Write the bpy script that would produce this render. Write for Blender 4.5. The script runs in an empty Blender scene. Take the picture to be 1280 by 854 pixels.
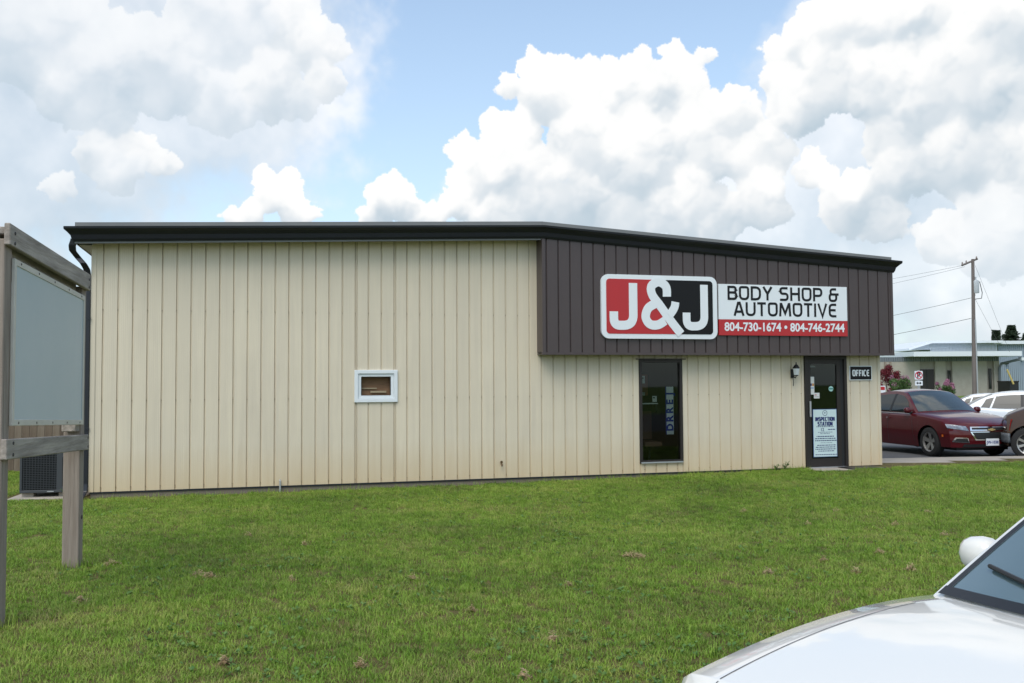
import bpy, bmesh, math, random
from mathutils import Vector, Matrix, noise as mnoise
R = math.radians
random.seed(7)
scene = bpy.context.scene
COL = scene.collection

# ------------------------------------------------------------------ camera
FPX, PITCH, ROLL, EYE = 1150.0, 0.0441, 0.0059, 1.6556
cam_d = bpy.data.cameras.new('camera'); cam = bpy.data.objects.new('camera', cam_d); COL.objects.link(cam)
cam_d.sensor_width = 36.0; cam_d.lens = FPX / 1280 * 36.0; cam_d.clip_end = 4000; cam_d.clip_start = 0.05
_f = Vector((0, math.cos(PITCH), math.sin(PITCH))); _u = Vector((0, -math.sin(PITCH), math.cos(PITCH))); _r = Vector((1, 0, 0))
_r2 = _r * math.cos(ROLL) + _u * -math.sin(ROLL); _u2 = _u * math.cos(ROLL) + _r * math.sin(ROLL)
_m = Matrix((( _r2.x, _u2.x, -_f.x), (_r2.y, _u2.y, -_f.y), (_r2.z, _u2.z, -_f.z))).to_4x4()
_m.translation = Vector((0, 0, EYE)); cam.matrix_world = _m
scene.camera = cam

def pix_dir(x, y):
    a, b = (x - 640) / FPX, (427 - y) / FPX
    return (_f + _r2 * a + _u2 * b)
def at_depth(x, y, Y):
    d = pix_dir(x, y); return Vector((0, 0, EYE)) + d * (Y / d.y)
def on_z(x, y, z):
    d = pix_dir(x, y); return Vector((0, 0, EYE)) + d * ((z - EYE) / d.z)

# ------------------------------------------------------------------ light and exposure
SUN_EL, SUN_AZ = R(54), R(-160)          # azimuth from +Y, clockwise: behind the camera on the left, veiled by cloud
SUN_STRENGTH, SUN_ANGLE = 1.3, R(44)
SKY_STRENGTH = 0.12
scene.view_settings.view_transform = 'Standard'; scene.view_settings.look = 'None'
scene.view_settings.exposure = 0.5; scene.view_settings.gamma = 1.0
sun_dir = Vector((math.sin(SUN_AZ) * math.cos(SUN_EL), math.cos(SUN_AZ) * math.cos(SUN_EL), math.sin(SUN_EL)))
sd = bpy.data.lights.new('sun', 'SUN'); sd.energy = SUN_STRENGTH; sd.angle = SUN_ANGLE; sd.color = (1, .94, .85)
so = bpy.data.objects.new('sun', sd); COL.objects.link(so); so.rotation_euler = sun_dir.to_track_quat('Z', 'Y').to_euler()
so.location = (0, 0, 60)

def N(nt, t, **kw):
    n = nt.nodes.new(t)
    for k, v in kw.items():
        if k == 'ins':
            for i, val in v.items(): n.inputs[i].default_value = val
        else: setattr(n, k, v)
    return n
def L(nt, a, b): nt.links.new(a, b)
def M_(nt, op, a, b=None, c=None, clamp=False):
    n = nt.nodes.new('ShaderNodeMath'); n.operation = op; n.use_clamp = clamp
    for i, v in enumerate((a, b, c)):
        if v is None: continue
        if isinstance(v, (int, float)): n.inputs[i].default_value = v
        else: L(nt, v, n.inputs[i])
    return n.outputs[0]

# clouds: centre and radius of each heap as seen from the site (photo pixels turned into directions of the sky)
HEAPS = [(100,105,70,.55),(200,90,70,.55),(60,50,90,.5),(270,30,80,.5),(345,30,62,.75),(395,60,42,.8),(408,105,28,.8),(330,110,50,.7),(375,130,30,.6),(270,130,50,.5),
 (120,195,34,.7),(165,195,30,.85),(200,208,20,.85),(75,240,20,.6),(150,220,30,.6),
 (333,226,22),(358,230,20),(340,250,28),(366,258,28),(290,266,16),(312,268,22),(385,268,16),
 (488,232,20),(480,256,30),(505,260,28),(462,272,20),(530,272,22),(545,280,18),
 (578,192,26),(590,225,38),(640,180,44),(655,225,60),(636,112,20),(668,92,28),(700,90,26),(690,125,46),(735,118,44),(762,92,22),(800,90,30),(790,130,48),(845,96,36),(880,74,16),(850,140,56),(730,190,64),(800,200,70),(870,190,62),(700,255,60),(780,265,64),(860,260,60),(915,150,40),(940,200,52),(620,275,40),(570,258,30),
 (965,62,18),(975,105,32),(1005,52,40),(1050,34,50),(1110,24,60),(1180,20,74),(1260,40,84),(1340,60,90),(1000,140,40),(1050,100,54),(1110,110,64),(1190,120,76),(1280,130,84),(1120,180,50),(1200,200,62),(1290,210,74),
 (950,255,44),(1015,215,30),(1060,255,46),(1120,220,40),(1100,275,34),(1180,300,40,.8),(1250,310,50,.7),(900,285,30),(1240,270,40,.8)]
VEILS = [(80,20,260,1.0),(250,50,190,1.0),(60,150,200,1.0),(180,130,140,.9),(20,250,120,.75),(140,235,80,.65),(350,60,80,.9),(60,330,90,.6),
 (650,270,100,.8),(800,250,150,.9),(950,260,150,.9),(1100,180,180,1.0),(1250,120,220,1.0),(1150,310,170,.8),(1300,300,180,.9),(1000,330,110,.62),(900,300,120,.7),(1120,380,150,.55),(1260,400,140,.5),(120,300,110,.6),(300,150,70,.7)]
# ---- clouds: heaps of billows scattered into a map of the sky (azimuth x elevation), computed here
def make_clouds(CW, CH):
    import numpy as np
    rng = np.random.default_rng(12)
    DEG = CW / 360.0                                   # map pixels per degree, both ways (CH = 90 degrees)
    def fbm(cell, octs, seed, rough=.5):
        r_ = np.random.default_rng(seed); out = np.zeros((CH, CW), np.float32); amp = 1.0; tot = 0
        for o_ in range(octs):
            c = cell / 2 ** o_
            if c < 2: break
            gw, gh = max(2, int(round(CW / c))), max(2, int(round(CH / c))) + 2
            gr = r_.random((gh, gw), np.float32)
            x = np.arange(CW, dtype=np.float32) * (gw / CW); y = np.arange(CH, dtype=np.float32) / c
            xi = x.astype(int); yi = np.minimum(y.astype(int), gh - 2); fx = x - xi; fy = np.clip(y - yi, 0, 1); fx = fx * fx * (3 - 2 * fx); fy = fy * fy * (3 - 2 * fy)
            x1 = (xi + 1) % gw; xi = xi % gw
            a = gr[yi]; b = gr[yi + 1]; rows = a + (b - a) * fy[:, None]
            out += amp * (rows[:, xi] + (rows[:, x1] - rows[:, xi]) * fx[None, :]); tot += amp; amp *= rough
        return out / tot
    def blur(a, s):
        n = int(3 * s) | 1; k = np.exp(-.5 * ((np.arange(n) - n // 2) / s) ** 2); k = (k / k.sum()).astype(np.float32)
        p = np.concatenate([a[:, -(n // 2):], a, a[:, :n // 2]], 1); o_ = np.zeros_like(a)
        for i in range(n): o_ += k[i] * p[:, i:i + a.shape[1]]
        p = np.concatenate([np.repeat(o_[:1], n // 2, 0), o_, np.repeat(o_[-1:], n // 2, 0)], 0); o_ = np.zeros_like(a)
        for i in range(n): o_ += k[i] * p[i:i + a.shape[0]]
        return o_
    def sst(a, b, x): t = np.clip((x - a) / (b - a), 0, 1); return t * t * (3 - 2 * t)
    def to_map(x, y, r):
        d = pix_dir(x, y); az = math.degrees(math.atan2(d.x, d.y)); el = math.degrees(math.atan2(d.z, math.hypot(d.x, d.y)))
        return (az + 180) * DEG, el * DEG, math.degrees(r / FPX) * DEG * .97
    # heaps in view: (x, y, radius) on the photograph, turned into directions
    heaps = [(*to_map(*h[:3]), h[3] if len(h) > 3 else 1.0, 3) for h in HEAPS]; soft = [(*to_map(x, y, r), a) for x, y, r, a in VEILS]
    # and the same kind of sky all the way round
    for k in range(40):
        az = rng.uniform(35, 325); el = rng.uniform(3, 85); rr = rng.uniform(2.5, 5.5)
        X, Y = (az + 180) % 360 * DEG, el * DEG
        soft.append((X, Y, rr * 2.2 * DEG, .8))
        for q in range(6): heaps.append(((X + rng.normal(0, rr * .9) * DEG) % CW, Y + rng.normal(0, rr * .35) * DEG, rr * rng.uniform(.3, .75) * DEG, 1.0, 1))
    Z = np.full((CH, CW), -1e9, np.float32); NX = np.zeros((CH, CW), np.float32); NY = np.zeros_like(NX); NZ = np.zeros_like(NX); BASE = np.zeros_like(NX); OP = np.zeros_like(NX)
    def splat(x, y, z, r, base, op):
        x0, x1, y0, y1 = int(x - r), int(x + r) + 2, max(0, int(y - r)), min(CH, int(y + r) + 2)
        if x0 < 0 or x1 >= CW or y1 <= y0 or x1 - x0 < 2: return
        dx = (np.arange(x0, x1, dtype=np.float32) - x)[None] / r; dy = (np.arange(y0, y1, dtype=np.float32) - y)[:, None] / r
        q = 1 - dx * dx - dy * dy; h = np.sqrt(np.maximum(q, 0)); zz = z + h * r; s_ = Z[y0:y1, x0:x1]; m = (q > 0) & (zz > s_)
        if not m.any(): return
        s_[m] = zz[m]; dx = np.broadcast_to(dx, m.shape); dy = np.broadcast_to(dy, m.shape)
        NX[y0:y1, x0:x1][m] = dx[m]; NY[y0:y1, x0:x1][m] = dy[m]; NZ[y0:y1, x0:x1][m] = h[m]; BASE[y0:y1, x0:x1][m] = base; OP[y0:y1, x0:x1][m] = op
    def grow(x, y, z, r, lvl, hx, hy, hr, op):
        splat(x, y, z, r, (y - hy) / hr, op)
        if lvl == 0 or r < 2.2: return
        for _ in range((0, 9, 11, 15)[lvl]):
            a = rng.uniform(-.75, 3.9); t = rng.uniform(.15, 1.0); rad = r * rng.uniform(.80, 1.0)
            c = rad * math.sqrt(t); nx, ny, nz = c * math.cos(a), c * math.sin(a), math.sqrt(max(0, rad * rad - c * c))
            k = rng.uniform(.24, .46); grow(x + nx, y + ny, z + nz * .8, r * k, lvl - 1, hx, hy, hr, op)
    for (x, y, r, op, lv) in heaps: grow(x, y, rng.uniform(-.5, .5) * r - y * .4, r * .80, lv if r > 9 else min(lv, 2), x, y, r, op)
    cov = (Z > -1e8).astype(np.float32)
    # light from above, soft because it bounces about inside the cloud
    lx_, ly_, lz_ = -.35, .80, .48
    lam = NX * lx_ + NY * ly_ + NZ * lz_
    def mb(a, s): return blur(a * cov, s) / np.maximum(blur(cov, s), 1e-3)
    fine = mb(lam, 1.3); mid = mb(lam, 6.0); base = mb(BASE, 8.0); opac = mb(OP, 3.0)
    n1 = fbm(9 * DEG, 6, 1); n2 = fbm(3.6 * DEG, 6, 2); n3 = fbm(1.2 * DEG, 5, 3, .5); n4 = fbm(.45 * DEG, 3, 4, .6)
    over = np.roll(blur(cov, 16), -int(1.6 * DEG), 0)                       # how much cloud stands above
    lit = .67 + .16 * fine + .36 * mid + .44 * np.clip(base, -1, 1) - .40 * over + .55 * (n2 - .5) + .25 * (n3 - .5)
    # frayed rims, undersides thinning out
    edge = blur(cov, 1.3); alpha = sst(.25, .85, edge + (n4 - .5) * .5 + (n3 - .5) * .35)
    under = sst(-.30, -1.1, base); wide = blur(cov, 9.0)
    alpha = opac * alpha * (1 - under * (1 - sst(.45, 1.05, wide + (n3 - .5) * .8)))
    # thin sheets between the heaps
    S = np.zeros((CH, CW), np.float32); yy = np.arange(CH, dtype=np.float32)[:, None]; xx = np.arange(CW, dtype=np.float32)[None]
    for (x, y, r, a_) in soft:
        x0, x1, y0, y1 = max(0, int(x - 2.4 * r)), min(CW, int(x + 2.4 * r)), max(0, int(y - 2.4 * r)), min(CH, int(y + 2.4 * r))
        d2 = ((xx[:, x0:x1] - x) ** 2 + (yy[y0:y1] - y) ** 2) / (r * r); S[y0:y1, x0:x1] = np.maximum(S[y0:y1, x0:x1], a_ * np.exp(-d2 * .9))
    S = blur(S, 6)
    sheet = sst(.30, .66, S + (n1 - .5) * .40 + (n2 - .5) * .30 + (n3 - .5) * .20 + (n4 - .5) * .06)
    slit = .68 + .8 * (n2 - .5) + .6 * (n1 - .5) + .25 * (n3 - .5)
    up = np.roll(S, -int(3.0 * DEG), 0); slit = np.clip(slit + .85 * (S - up), 0, 1)
    # turbulence: pull the billows about a little
    ii = np.clip((np.arange(CH)[:, None] + (n3 - .5) * 13 + (n4 - .5) * 5).astype(int), 0, CH - 1); jj = (np.arange(CW)[None] + (np.roll(n3, 400, 1) - .5) * 13 + (np.roll(n4, 300, 1) - .5) * 5).astype(int) % CW
    alpha = blur(alpha[ii, jj], .55); lit = blur(lit[ii, jj], 1.0)
    return alpha, np.clip(lit, 0, 1), sheet, slit
wd = bpy.data.worlds.new('World'); scene.world = wd; wd.use_nodes = True
wt = wd.node_tree; wt.nodes.clear()
import numpy as np
CW, CH = 5120, 1280
_a, _l, _s, _sl = make_clouds(CW, CH)
_buf = np.empty((CH, CW, 4), np.float32); _buf[..., 0] = _a; _buf[..., 1] = _l; _buf[..., 2] = _s; _buf[..., 3] = _sl
cimg = bpy.data.images.new('cloud_map', CW, CH, alpha=True, float_buffer=True, is_data=True); cimg.alpha_mode = 'CHANNEL_PACKED'
cimg.pixels.foreach_set(_buf.ravel()); cimg.update(); cimg.pack(); del _buf, _a, _l, _s, _sl
tc = N(wt, 'ShaderNodeTexCoord')
nv = N(wt, 'ShaderNodeVectorMath', operation='NORMALIZE'); L(wt, tc.outputs['Generated'], nv.inputs[0])
sep = N(wt, 'ShaderNodeSeparateXYZ'); L(wt, nv.outputs[0], sep.inputs[0])
cu = M_(wt, 'MULTIPLY_ADD', M_(wt, 'ARCTAN2', sep.outputs['X'], sep.outputs['Y']), 1 / (2 * math.pi), .5)
cv = M_(wt, 'MULTIPLY', M_(wt, 'ARCSINE', M_(wt, 'MAXIMUM', sep.outputs['Z'], .0005)), 2 / math.pi)
cxy = N(wt, 'ShaderNodeCombineXYZ'); L(wt, cu, cxy.inputs[0]); L(wt, cv, cxy.inputs[1])
cim = N(wt, 'ShaderNodeTexImage', image=cimg, extension='EXTEND', interpolation='Linear'); L(wt, cxy.outputs[0], cim.inputs[0])
csp = N(wt, 'ShaderNodeSeparateColor'); L(wt, cim.outputs['Color'], csp.inputs[0])
C_ALPHA, C_LIT, C_SHEET, C_SLIT = csp.outputs[0], csp.outputs[1], csp.outputs[2], cim.outputs['Alpha']
sky = N(wt, 'ShaderNodeTexSky', sky_type='NISHITA', sun_disc=False, sun_elevation=SUN_EL, sun_rotation=SUN_AZ)
sky.air_density = 1.0; sky.dust_density = 1.5; sky.ozone_density = 1.0
# humid summer air: a pale veil over the clear-sky blue
veil = N(wt, 'ShaderNodeMapRange', ins={1: 0.0, 2: .55, 3: .58, 4: .12}); L(wt, sep.outputs['Z'], veil.inputs[0])
mxv = N(wt, 'ShaderNodeMix', data_type='RGBA'); L(wt, veil.outputs[0], mxv.inputs[0])
skm = N(wt, 'ShaderNodeMix', data_type='RGBA', blend_type='MULTIPLY', ins={0: 1.0}); L(wt, sky.outputs[0], skm.inputs[6]); skm.inputs[7].default_value = (1.20, 1.31, 1.34, 1)
L(wt, skm.outputs[2], mxv.inputs[6]); mxv.inputs[7].default_value = (4.9, 5.7, 6.15, 1)
WHITE = 6.25
def cramp(fac, stops):
    r = N(wt, 'ShaderNodeValToRGB'); L(wt, fac, r.inputs[0]); el_ = r.color_ramp.elements
    el_[0].position, el_[0].color = stops[0][0], (*stops[0][1], 1); el_[1].position, el_[1].color = stops[-1][0], (*stops[-1][1], 1)
    for p_, c_ in stops[1:-1]: x_ = el_.new(p_); x_.color = (*c_, 1)
    m = N(wt, 'ShaderNodeMix', data_type='RGBA', blend_type='MULTIPLY', ins={0: 1.0}); L(wt, r.outputs[0], m.inputs[6]); m.inputs[7].default_value = (WHITE, WHITE, WHITE, 1); return m.outputs[2]
heapc = cramp(C_LIT, [(0, (.50, .60, .68)), (.35, (.68, .74, .79)), (.7, (.93, .935, .935)), (1, (1, .995, .98))])
sheetc = cramp(C_SLIT, [(0, (.45, .56, .66)), (.5, (.66, .73, .80)), (1, (.95, .96, .98))])
mxs = N(wt, 'ShaderNodeMix', data_type='RGBA'); L(wt, M_(wt, 'MULTIPLY', C_SHEET, .85), mxs.inputs[0]); L(wt, mxv.outputs[2], mxs.inputs[6]); L(wt, sheetc, mxs.inputs[7])
hz = N(wt, 'ShaderNodeMapRange', ins={1: 0.0, 2: .15, 3: .45, 4: 1.0}); L(wt, sep.outputs['Z'], hz.inputs[0])
mxc = N(wt, 'ShaderNodeMix', data_type='RGBA'); L(wt, M_(wt, 'MULTIPLY', C_ALPHA, hz.outputs[0]), mxc.inputs[0]); L(wt, mxs.outputs[2], mxc.inputs[6]); L(wt, heapc, mxc.inputs[7])
bgn = N(wt, 'ShaderNodeBackground', ins={'Strength': SKY_STRENGTH}); L(wt, mxc.outputs[2], bgn.inputs['Color'])
wo = N(wt, 'ShaderNodeOutputWorld'); L(wt, bgn.outputs[0], wo.inputs[0])
wd.cycles.sampling_method = 'NONE'          # an evenly bright sky needs no importance map
scene.cycles.use_denoising = True
scene.cycles.max_bounces = 6; scene.cycles.transparent_max_bounces = 12
scene.cycles.sample_clamp_indirect = 8

# ------------------------------------------------------------------ materials
MATS = {}
def mat(name, col, rough=.6, metal=0, coat=0, spec=.5, var=None, bump=None, emit=None):
    """var = (scale, amount, colour2[, stretch]); bump = (scale, strength[, stretch])"""
    if name in MATS: return MATS[name]
    m = bpy.data.materials.new(name); m.use_nodes = True; nt = m.node_tree; b = nt.nodes['Principled BSDF']
    b.inputs['Base Color'].default_value = (*col, 1); b.inputs['Roughness'].default_value = rough; b.inputs['Metallic'].default_value = metal
    b.inputs['Coat Weight'].default_value = coat; b.inputs['Coat Roughness'].default_value = .04; b.inputs['Specular IOR Level'].default_value = spec
    def coords(stretch):
        t = N(nt, 'ShaderNodeTexCoord'); mp = N(nt, 'ShaderNodeMapping'); L(nt, t.outputs['Object'], mp.inputs[0])
        mp.inputs['Scale'].default_value = stretch; return mp.outputs[0]
    if var:
        st = var[3] if len(var) > 3 else (1, 1, 1)
        n = N(nt, 'ShaderNodeTexNoise', ins={'Scale': var[0], 'Detail': 6.0, 'Roughness': .6}); L(nt, coords(st), n.inputs['Vector'])
        r = N(nt, 'ShaderNodeMapRange', ins={1: .5 - .22, 2: .5 + .22, 3: 0.0, 4: var[1]}); L(nt, n.outputs[0], r.inputs[0])
        x = N(nt, 'ShaderNodeMix', data_type='RGBA'); L(nt, r.outputs[0], x.inputs[0]); x.inputs[6].default_value = (*col, 1); x.inputs[7].default_value = (*var[2], 1)
        L(nt, x.outputs[2], b.inputs['Base Color'])
    if bump:
        st = bump[2] if len(bump) > 2 else (1, 1, 1)
        n = N(nt, 'ShaderNodeTexNoise', ins={'Scale': bump[0], 'Detail': 5.0}); L(nt, coords(st), n.inputs['Vector'])
        bp = N(nt, 'ShaderNodeBump', ins={'Strength': bump[1], 'Distance': .01}); L(nt, n.outputs[0], bp.inputs['Height']); L(nt, bp.outputs[0], b.inputs['Normal'])
    MATS[name] = m; return m

def siding_mat(name, col, dirt, top, rough, stripes=True):
    m = bpy.data.materials.new(name); m.use_nodes = True; nt = m.node_tree; b = nt.nodes['Principled BSDF']
    b.inputs['Roughness'].default_value = rough
    t = N(nt, 'ShaderNodeTexCoord'); s = N(nt, 'ShaderNodeSeparateXYZ'); L(nt, t.outputs['Object'], s.inputs[0])
    # rain streaks: noise stretched down the sheet
    mp = N(nt, 'ShaderNodeMapping'); mp.inputs['Scale'].default_value = (9, 9, .5); L(nt, t.outputs['Object'], mp.inputs[0])
    n1 = N(nt, 'ShaderNodeTexNoise', ins={'Scale': 1.0, 'Detail': 5.0, 'Roughness': .6}); L(nt, mp.outputs[0], n1.inputs['Vector'])
    n2 = N(nt, 'ShaderNodeTexNoise', ins={'Scale': .7, 'Detail': 4.0}); L(nt, t.outputs['Object'], n2.inputs['Vector'])
    oi = N(nt, 'ShaderNodeObjectInfo'); pv = N(nt, 'ShaderNodeMix', data_type='RGBA'); L(nt, oi.outputs['Random'], pv.inputs[0])     # sheets faded unevenly
    pv.inputs[6].default_value = (*[c * .955 for c in col], 1); pv.inputs[7].default_value = (*[min(.8, c * 1.045) for c in col], 1)
    x1 = N(nt, 'ShaderNodeMix', data_type='RGBA'); L(nt, pv.outputs[2], x1.inputs[6]); x1.inputs[7].default_value = (*[c * k for c, k in zip(col, (.86, .86, .88))], 1)
    r1 = N(nt, 'ShaderNodeMapRange', ins={1: .35, 2: .68}); L(nt, M_(nt, 'MULTIPLY_ADD', n2.outputs[0], .45, M_(nt, 'MULTIPLY', n1.outputs[0], .6)), r1.inputs[0]); L(nt, r1.outputs[0], x1.inputs[0])
    # mud splashed up from the bed below
    h = N(nt, 'ShaderNodeMapRange', ins={1: .08, 2: .75, 3: .55, 4: 0.0}); L(nt, M_(nt, 'MULTIPLY_ADD', n1.outputs[0], -.5, M_(nt, 'ADD', s.outputs['Z'], .25)), h.inputs[0])
    x2 = N(nt, 'ShaderNodeMix', data_type='RGBA'); L(nt, h.outputs[0], x2.inputs[0]); L(nt, x1.outputs[2], x2.inputs[6]); x2.inputs[7].default_value = (*dirt, 1)
    h2 = N(nt, 'ShaderNodeMapRange', ins={1: 2.9, 2: 3.9, 3: 0.0, 4: .5}); L(nt, M_(nt, 'MULTIPLY_ADD', n1.outputs[0], .8, M_(nt, 'ADD', s.outputs['Z'], -.4)), h2.inputs[0])
    x3 = N(nt, 'ShaderNodeMix', data_type='RGBA'); L(nt, h2.outputs[0], x3.inputs[0]); L(nt, x2.outputs[2], x3.inputs[6]); x3.inputs[7].default_value = (*top, 1)
    L(nt, x3.outputs[2], b.inputs['Base Color'])
    w = N(nt, 'ShaderNodeTexWave', wave_type='BANDS', bands_direction='X', ins={'Scale': 12.0, 'Distortion': 0.0}); L(nt, t.outputs['Object'], w.inputs['Vector'])
    n3 = N(nt, 'ShaderNodeTexNoise', ins={'Scale': 2.5, 'Detail': 2.0}); L(nt, t.outputs['Object'], n3.inputs['Vector'])
    hh = M_(nt, 'MULTIPLY_ADD', n3.outputs[0], 2.0, M_(nt, 'MULTIPLY', w.outputs[0], .35 if stripes else 0))
    bp = N(nt, 'ShaderNodeBump', ins={'Strength': .5, 'Distance': .005}); L(nt, hh, bp.inputs['Height']); L(nt, bp.outputs[0], b.inputs['Normal'])
    return m

def glass_mat(name, tint, trans=.6, rough=.02):
    """window glass: a dark see-through sheet with a mirror-like face"""
    m = bpy.data.materials.new(name); m.use_nodes = True; nt = m.node_tree; nt.nodes.clear()
    o = N(nt, 'ShaderNodeOutputMaterial'); fr = N(nt, 'ShaderNodeFresnel', ins={'IOR': 1.5})
    tr = N(nt, 'ShaderNodeBsdfTransparent'); tr.inputs[0].default_value = (*tint, 1)
    gl = N(nt, 'ShaderNodeBsdfGlossy', ins={'Roughness': rough}); gl.inputs[0].default_value = (1, 1, 1, 1)
    f2 = M_(nt, 'MULTIPLY', fr.outputs[0], .6, clamp=True)
    mx = N(nt, 'ShaderNodeMixShader'); L(nt, f2, mx.inputs[0]); L(nt, tr.outputs[0], mx.inputs[1]); L(nt, gl.outputs[0], mx.inputs[2]); L(nt, mx.outputs[0], o.inputs[0])
    return m

M_CREAM = siding_mat('cream_siding', (.70, .615, .465), (.58, .42, .22), (.68, .59, .43), .42)
M_BROWN = siding_mat('brown_siding', (.070, .052, .050), (.07, .055, .05), (.062, .046, .045), .40, False)
M_SEAM = mat('siding_seam', (.36, .255, .15), .6, var=(6, .8, (.19, .125, .07), (1, 1, .4)))
M_SEAMB = mat('brown_seam', (.018, .014, .014), .6)
M_TRIM = mat('black_trim', (.010, .012, .018), .35, var=(3, .6, (.017, .018, .024)))
M_GREY = mat('grey_flashing', (.16, .165, .165), .5, .0, var=(5, .6, (.22, .22, .21), (.3, 1, 1)))
M_SOFFIT = mat('soffit_grey', (.46, .46, .44), .6)
M_CONC = mat('concrete', (.42, .37, .31), .9, var=(3, .8, (.29, .25, .20)), bump=(40, .3))
M_FOUND = mat('foundation', (.16, .14, .12), .9, var=(5, .7, (.22, .17, .11)))
M_ASPH = mat('asphalt', (.075, .075, .078), .9, var=(1.2, .7, (.11, .11, .11)), bump=(120, .5))
M_WHITE = mat('white_vinyl', (.72, .76, .78), .4, var=(8, .3, (.62, .65, .66)))
M_SIGNW = mat('sign_white', (.74, .78, .80), .35)
M_SIGNR = mat('sign_red', (.46, .018, .022), .35, var=(2.5, .5, (.40, .02, .025)))
M_SIGNK = mat('sign_black', (.010, .010, .011), .45, spec=.2)
M_LETTK = mat('letter_black', (.014, .015, .017), .45, spec=.2)
M_BLACK = mat('black_plastic', (.012, .012, .013), .5)
M_BRONZE = mat('dark_bronze_aluminium', (.030, .024, .022), .4, .3)
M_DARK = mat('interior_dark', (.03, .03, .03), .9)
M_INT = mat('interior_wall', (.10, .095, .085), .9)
M_WOOD = mat('weathered_wood', (.34, .285, .235), .85, var=(2.2, .95, (.20, .155, .12), (14, 14, .9)), bump=(2.5, .7, (18, 18, 1)))
M_GLASS = glass_mat('window_glass', (.66, .70, .68))
M_METAL = mat('galvanised_steel', (.45, .46, .47), .45, .6)
M_BRASS = mat('aged_brass', (.14, .09, .045), .45, .7)

# ------------------------------------------------------------------ mesh helpers
def link(name, me, m=None, parent=None, loc=(0, 0, 0), rot=(0, 0, 0), smooth=False):
    o = bpy.data.objects.new(name, me); COL.objects.link(o)
    if m is not None and not me.materials: me.materials.append(m)
    if parent: o.parent = parent
    o.location = loc; o.rotation_euler = rot
    if smooth:
        me.polygons.foreach_set('use_smooth', [True] * len(me.polygons))
        me.set_sharp_from_angle(angle=R(38))
    return o
def tag(o, label, cat=None, group=None, kind=None):
    o['label'] = label
    if cat: o['category'] = cat
    if group: o['group'] = group
    if kind: o['kind'] = kind
    return o
def empty(name, loc=(0, 0, 0), rz=0, parent=None):
    o = bpy.data.objects.new(name, None); COL.objects.link(o); o.location = loc; o.rotation_euler = (0, 0, rz); o.empty_display_size = .2
    if parent: o.parent = parent
    return o
class G:
    """collects vertices and faces for one mesh"""
    def __init__(s): s.v = []; s.f = []
    def add(s, vs, fs):
        b = len(s.v); s.v += [tuple(p) for p in vs]; s.f += [tuple(i + b for i in q) for q in fs]; return s
    def box(s, x0, x1, y0, y1, z0, z1):
        return s.add([(x0,y0,z0),(x1,y0,z0),(x1,y1,z0),(x0,y1,z0),(x0,y0,z1),(x1,y0,z1),(x1,y1,z1),(x0,y1,z1)],
                     [(0,3,2,1),(4,5,6,7),(0,1,5,4),(1,2,6,5),(2,3,7,6),(3,0,4,7)])
    def prism(s, poly, d0, d1, ax='y'):
        """poly in (x,z) extruded along y, counter-clockwise seen from -y"""
        n = len(poly)
        if ax == 'y': P = [(x, d0, z) for x, z in poly] + [(x, d1, z) for x, z in poly]
        elif ax == 'x': P = [(d0, x, z) for x, z in poly] + [(d1, x, z) for x, z in poly]
        else: P = [(x, z, d0) for x, z in poly] + [(x, z, d1) for x, z in poly]
        F = [tuple(range(n)), tuple(range(2 * n - 1, n - 1, -1))] + [(i, i + n, (i + 1) % n + n, (i + 1) % n) for i in range(n)]
        return s.add(P, F)
    def tube(s, pts, r, n=8, cap=True):
        pts = [Vector(p) for p in pts]; rs = r if isinstance(r, (list, tuple)) else [r] * len(pts)
        rings = []; up = None
        for i, p in enumerate(pts):
            t = (pts[min(i + 1, len(pts) - 1)] - pts[max(i - 1, 0)]).normalized()
            if up is None: up = Vector((0, 0, 1)) if abs(t.z) < .9 else Vector((1, 0, 0))
            a = t.cross(up).normalized(); b = a.cross(t).normalized(); up = b
            rings.append([p + (a * math.cos(k * 2 * math.pi / n) + b * math.sin(k * 2 * math.pi / n)) * rs[i] for k in range(n)])
        V = [q for ring in rings for q in ring]; F = []
        for i in range(len(pts) - 1):
            for k in range(n): F.append((i*n+k, i*n+(k+1)%n, (i+1)*n+(k+1)%n, (i+1)*n+k))
        if cap: F += [tuple(range(n - 1, -1, -1)), tuple(range((len(pts)-1)*n, len(pts)*n))]
        return s.add(V, F)
    def lathe(s, prof, n=24, ax='z', c=(0, 0, 0)):
        """profile (radius, height)"""
        V = []; F = []
        for r, h in prof:
            for k in range(n):
                a = 2 * math.pi * k / n; p = (r * math.cos(a), r * math.sin(a), h)
                if ax == 'y': p = (p[0], p[2], p[1])
                elif ax == 'x': p = (p[2], p[0], p[1])
                V.append((p[0] + c[0], p[1] + c[1], p[2] + c[2]))
        for i in range(len(prof) - 1):
            for k in range(n): F.append((i*n+k, i*n+(k+1)%n, (i+1)*n+(k+1)%n, (i+1)*n+k))
        return s.add(V, F)
    def mesh(s, name='m', bevel=0, recalc=True):
        me = bpy.data.meshes.new(name); me.from_pydata(s.v, [], s.f)
        if recalc or bevel:
            bm = bmesh.new(); bm.from_mesh(me)
            if bevel:
                bmesh.ops.remove_doubles(bm, verts=bm.verts, dist=1e-5)
                bmesh.ops.bevel(bm, geom=list(bm.edges), offset=bevel, segments=1, affect='EDGES', clamp_overlap=True)
            bmesh.ops.recalc_face_normals(bm, faces=bm.faces); bm.to_mesh(me); bm.free()
        me.update(); return me
def boxobj(name, m, parent, x0, x1, y0, y1, z0, z1, bevel=0):
    return link(name, G().box(x0, x1, y0, y1, z0, z1).mesh(name, bevel), m, parent)
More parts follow.
